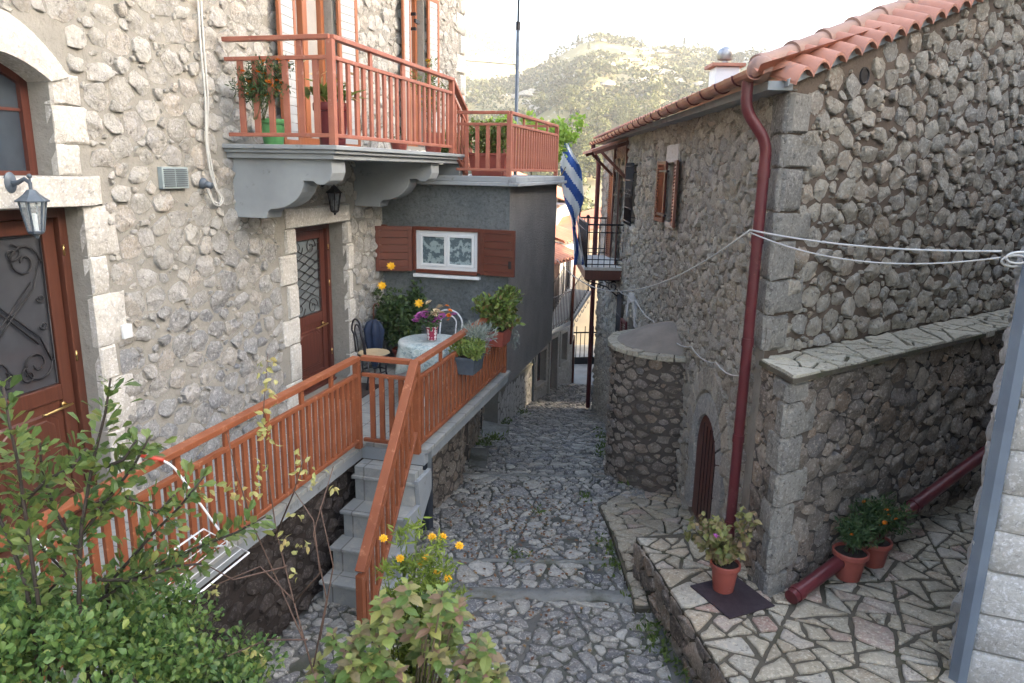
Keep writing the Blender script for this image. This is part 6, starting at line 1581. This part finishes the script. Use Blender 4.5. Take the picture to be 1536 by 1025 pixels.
for _ in range(520):
    y_ = rnd.choice([rnd.uniform(5.2,9.4), rnd.gauss(7.3,.5), rnd.gauss(8.2,.35)]); x_ = rnd.choice([rnd.uniform(-.75,1.15), rnd.gauss(.1,.35)])
    if x_ > 1.1 or x_ < -1.0: continue
    leaf_mesh(mb, Vector((x_, y_, alley_z(y_)+.032)), Vector((rnd.uniform(-1,1), rnd.uniform(-1,1), rnd.uniform(-.05,.2))), Vector((0,0,1)), rnd.uniform(.025,.05), rnd.uniform(.018,.032), .3, rnd.uniform(-.3,.3))
tag(mb.build('fallen_leaves', leafmat('fallen_leaves', [(.16,.07,.035),(.24,.12,.05),(.1,.05,.03),(.3,.2,.08)], .1, .7)), kind='stuff')

# ------------------------------------------------------------------ the wooded hillside
TC = leafmat('hill_tree_leaves', [(.10,.115,.035),(.15,.155,.05),(.075,.095,.03),(.2,.185,.07)], .2, .7)
SCRUB = leafmat('scrub_leaves', [(.09,.10,.04),(.13,.13,.055),(.065,.085,.035),(.17,.15,.07)], .15, .8)
def tree_proto(name, seed, conifer=False):
    rr = random.Random(seed); t = thing(name, (0,0,-500), 0)
    mb = MB()
    if conifer: mb.tube([(0,0,-.5),(.05,0,2),(0,0,6.5)], [.2,.15,.04], 6)
    else:
        mb.tube([(0,0,-.5),(.1,.05,1.2),(.05,.1,2.6)], [.28,.22,.14], 7)
        for k in range(5): a = k*1.3; mb.tube([(.05,.05,1.6+.2*k),(math.cos(a)*.9,math.sin(a)*.9,2.7+.2*k),(math.cos(a)*1.6,math.sin(a)*1.6,3.4)], [.1,.06,.03], 5)
    mb.build('trunk', M['stem'], t)
    mb = MB()
    if conifer:
        for k in range(620):
            z_ = rr.random()**1.1; r_ = (1-z_)*1.5*(.5+.5*rr.random()**.5)*(1+.25*math.sin(z_*28)); a = rr.uniform(0,6.28)
            leaf_mesh(mb, Vector((r_*math.cos(a), r_*math.sin(a), 1.0+z_*6.3)), Vector((math.cos(a), math.sin(a), -.1+rr.uniform(-.3,.4))), Vector((0,0,1)), .75, .42, .2, .3)
    else:
        cl = [(Vector((rr.gauss(0,1.15), rr.gauss(0,1.15), 3.1+rr.gauss(0,.8))), rr.uniform(.6,1.15)) for _ in range(15)]
        for c, r_ in cl:
            for _ in range(int(70*r_)):
                v = rvec(rr); p_ = c+v*r_*rr.uniform(.75,1.05)
                if v.z < -.55: continue
                leaf_mesh(mb, p_, v+rvec(rr)*.8, v+Vector((0,0,.5)), rr.uniform(.4,.7), rr.uniform(.3,.45), .2, .3)
    mb.build('crown', TC, t)
    return t
protos = [tree_proto('broadleaf_tree', 5+k) for k in range(4)]; cons = [tree_proto('conifer_tree', 40+k, True) for k in range(2)]
cnt = 0; first = set()
rt = random.Random(77)
def place(pro, x, y, s, lab, grp, cat):
    z_ = hill(x, y) if math.hypot(x, y) > 85 else ground_z(x, y)
    if pro.name not in first:
        first.add(pro.name); o = pro; o.location = (x, y, z_-.2); o.rotation_euler = (0,0,rt.uniform(0,6.28)); o.scale = (s,s,s*rt.uniform(.85,1.1)); o['label'] = lab; o['group'] = grp; o['category'] = cat
    else:
        o = dup(pro, (x, y, z_-.2), rt.uniform(0,6.28), (s,s,s*rt.uniform(.85,1.1)), lab, grp); o['category'] = cat
LT1, LT2 = 'rounded olive green tree on the sunlit hillside beyond the houses', 'pointed dark conifer on the hill slope or crest'
for _ in range(210):
    a = R(rt.uniform(-5.5, 15)); r_ = 75+215*rt.random()**1.0
    if rt.random() < .0: continue
    place(rt.choice(protos), r_*math.sin(a), r_*math.cos(a), rt.uniform(.75,1.5)*(1 if r_ > 110 else .8), LT1, 'rounded trees on the hillside', 'tree')
for (a, r_) in [(.9,395),(1.8,405),(2.4,412),(3.6,385),(4.4,425),(2.9,380),(5.2,400),(7.2,428),(9,420),(12,425),(14,420),(15.2,418),(16,415)]:
    place(rt.choice(cons), r_*math.sin(R(a)), r_*math.cos(R(a)), rt.uniform(.45,.9), LT2, 'conifers on the hill', 'tree')
def clumpy(x, y): return fbm(x, y, 45, 4)+.6*fbm(x+90, y, 14, 3)
mb = MB(); k = 0; tries = 0
while k < 6500 and tries < 60000:
    tries += 1
    a = R(rt.uniform(-6.5, 17.5)); r_ = 120+330*rt.random()**.75 if rt.random() < .8 else rt.uniform(560,830); x, y = r_*math.sin(a), r_*math.cos(a)
    if clumpy(x, y)+.25 < rt.random()*.9: continue
    z_ = hill(x, y); s = rt.uniform(.7,2.0)*(1.6 if r_ > 500 else 1); k += 1
    for _ in range(9):
        v = rvec(rt); v.z = abs(v.z); leaf_mesh(mb, Vector((x, y, z_+.3*s))+v*s*.8, v+rvec(rt)*.7, v+Vector((0,0,.5)), s*rt.uniform(.7,1.1), s*.7, .2, .3)
tag(mb.build('hillside_scrub', SCRUB), kind='stuff')
# rock outcrops showing pale between the scrub
mb = MB()
for _ in range(260):
    a = R(rt.uniform(-6, 17)); r_ = rt.uniform(150, 440); x, y = r_*math.sin(a), r_*math.cos(a); z_ = hill(x, y); s = rt.uniform(.8,3.0)
    n_ = 8; vs = [(x+s*1.6*math.cos(q)*rt.uniform(.7,1.2), y+s*math.sin(q)*rt.uniform(.7,1.2), z_-.6) for q in [6.283*i/n_ for i in range(n_)]]; vs += [(x+(p[0]-x)*.6+rt.uniform(-.3,.3), y+(p[1]-y)*.6, z_+s*rt.uniform(.25,.6)) for p in vs[:n_]]
    mb.add(vs, [(i, (i+1) % n_, n_+(i+1) % n_, n_+i) for i in range(n_)]+[tuple(range(n_, 2*n_))])
tag(mb.build('rock_outcrops', stone('limestone_outcrop', [(.42,.40,.34),(.5,.48,.42),(.36,.34,.28)], (.38,.35,.28), sc=.1, bdist=.2)), kind='stuff')
# bright vine leaves hanging beyond the annex railing
t = shrub('vine', Lw(12.9, -3.0, 2.2), 'bright green vine leaves showing just behind the annex roof railing', 'vine')
leafs('leaves', leafmat('bright_vine_leaves', [(.22,.36,.05),(.3,.45,.08),(.17,.3,.04)], .5), t, lambda mb: bush_leaves(mb, rnd, [(Vector((rnd.uniform(-.9,.7), rnd.uniform(.2,1.2), 1.15+rnd.uniform(-.35,.3))), .14) for _ in range(26)], 2.2, .10, .08, 'oval', .1, .5))
mb = MB(); mb.tube([(0,.4,-2.2),(.05,.5,-.5),(-.2,.6,.8)], [.03,.025,.015], 6); mb.tube([(.05,.5,-.3),(.5,.7,.6)], [.02,.01], 6); mb.tube([(0,.45,-.2),(-1.2,.6,.7)], [.02,.01], 6); mb.build('stem', M['stem'], t, smooth=True)
# unseen houses added uphill on the right to keep low sun off the alley
for (y0, y1, zt, lab) in ((-9, 5.6, 12.0, 'tall plain sun-blocking house added out of view uphill on the right'), (6.4, 17, 11.8, 'second plain sun-blocking house added out of view uphill on the right')):  # gap between them left open for a sun patch on the balcony door
    t = thing('stone_house', (13.2, y0, 0), 0, lab, 'house')
    mb = MB(); mb.box(0, 6, 0, y1-y0, -2, zt-1.6); mb.build('wall', M['r_mortar'], t)
    mb = MB(); mb.prism([(-.3,zt-1.6),(3,zt),(6.3,zt-1.6),(6.3,zt-1.72),(-.3,zt-1.72)], lambda x_, z_: (x_, -.2, z_), lambda x_, z_: (x_, y1-y0+.2, z_)); mb.build('roof', M['tiles_far'], t, fixn=True)

# the air between here and the hills
mb = MB(); mb.box(-900, 900, -900, 900, -60, 190)
hz = mb.build('haze', None) if False else None
m = bpy.data.materials.new('haze'); m.use_nodes = True; nt = m.node_tree; nt.nodes.remove(nt.nodes['Principled BSDF'])
pv = nt.nodes.new('ShaderNodeVolumePrincipled'); pv.inputs['Color'].default_value = (.93,.93,.9,1); pv.inputs['Density'].default_value = .00065; pv.inputs['Anisotropy'].default_value = .2
nt.links.new(pv.outputs[0], nt.nodes['Material Output'].inputs['Volume'])
hz = tag(mb.build('haze', m), kind='stuff')

t = thing('stone_house', (3.3, 20.3, -4.4), 0, 'unseen house added behind the long right house to shade the far lane', 'house')  # out of sight, added to keep the sun off the far house fronts
mb = MB(); mb.box(0, 5.5, 0, 7.5, -.5, 4.0); mb.build('wall', M['white_mortar'], t)  # whitewash here serves to bounce light into the lane
mb = MB(); mb.prism([(-.2,4.0),(2.75,5.4),(5.7,4.0),(5.7,3.9),(-.2,3.9)], lambda x_, z_: (x_, -.2, z_), lambda x_, z_: (x_, 7.7, z_)); mb.build('roof', M['tiles_far'], t, fixn=True)
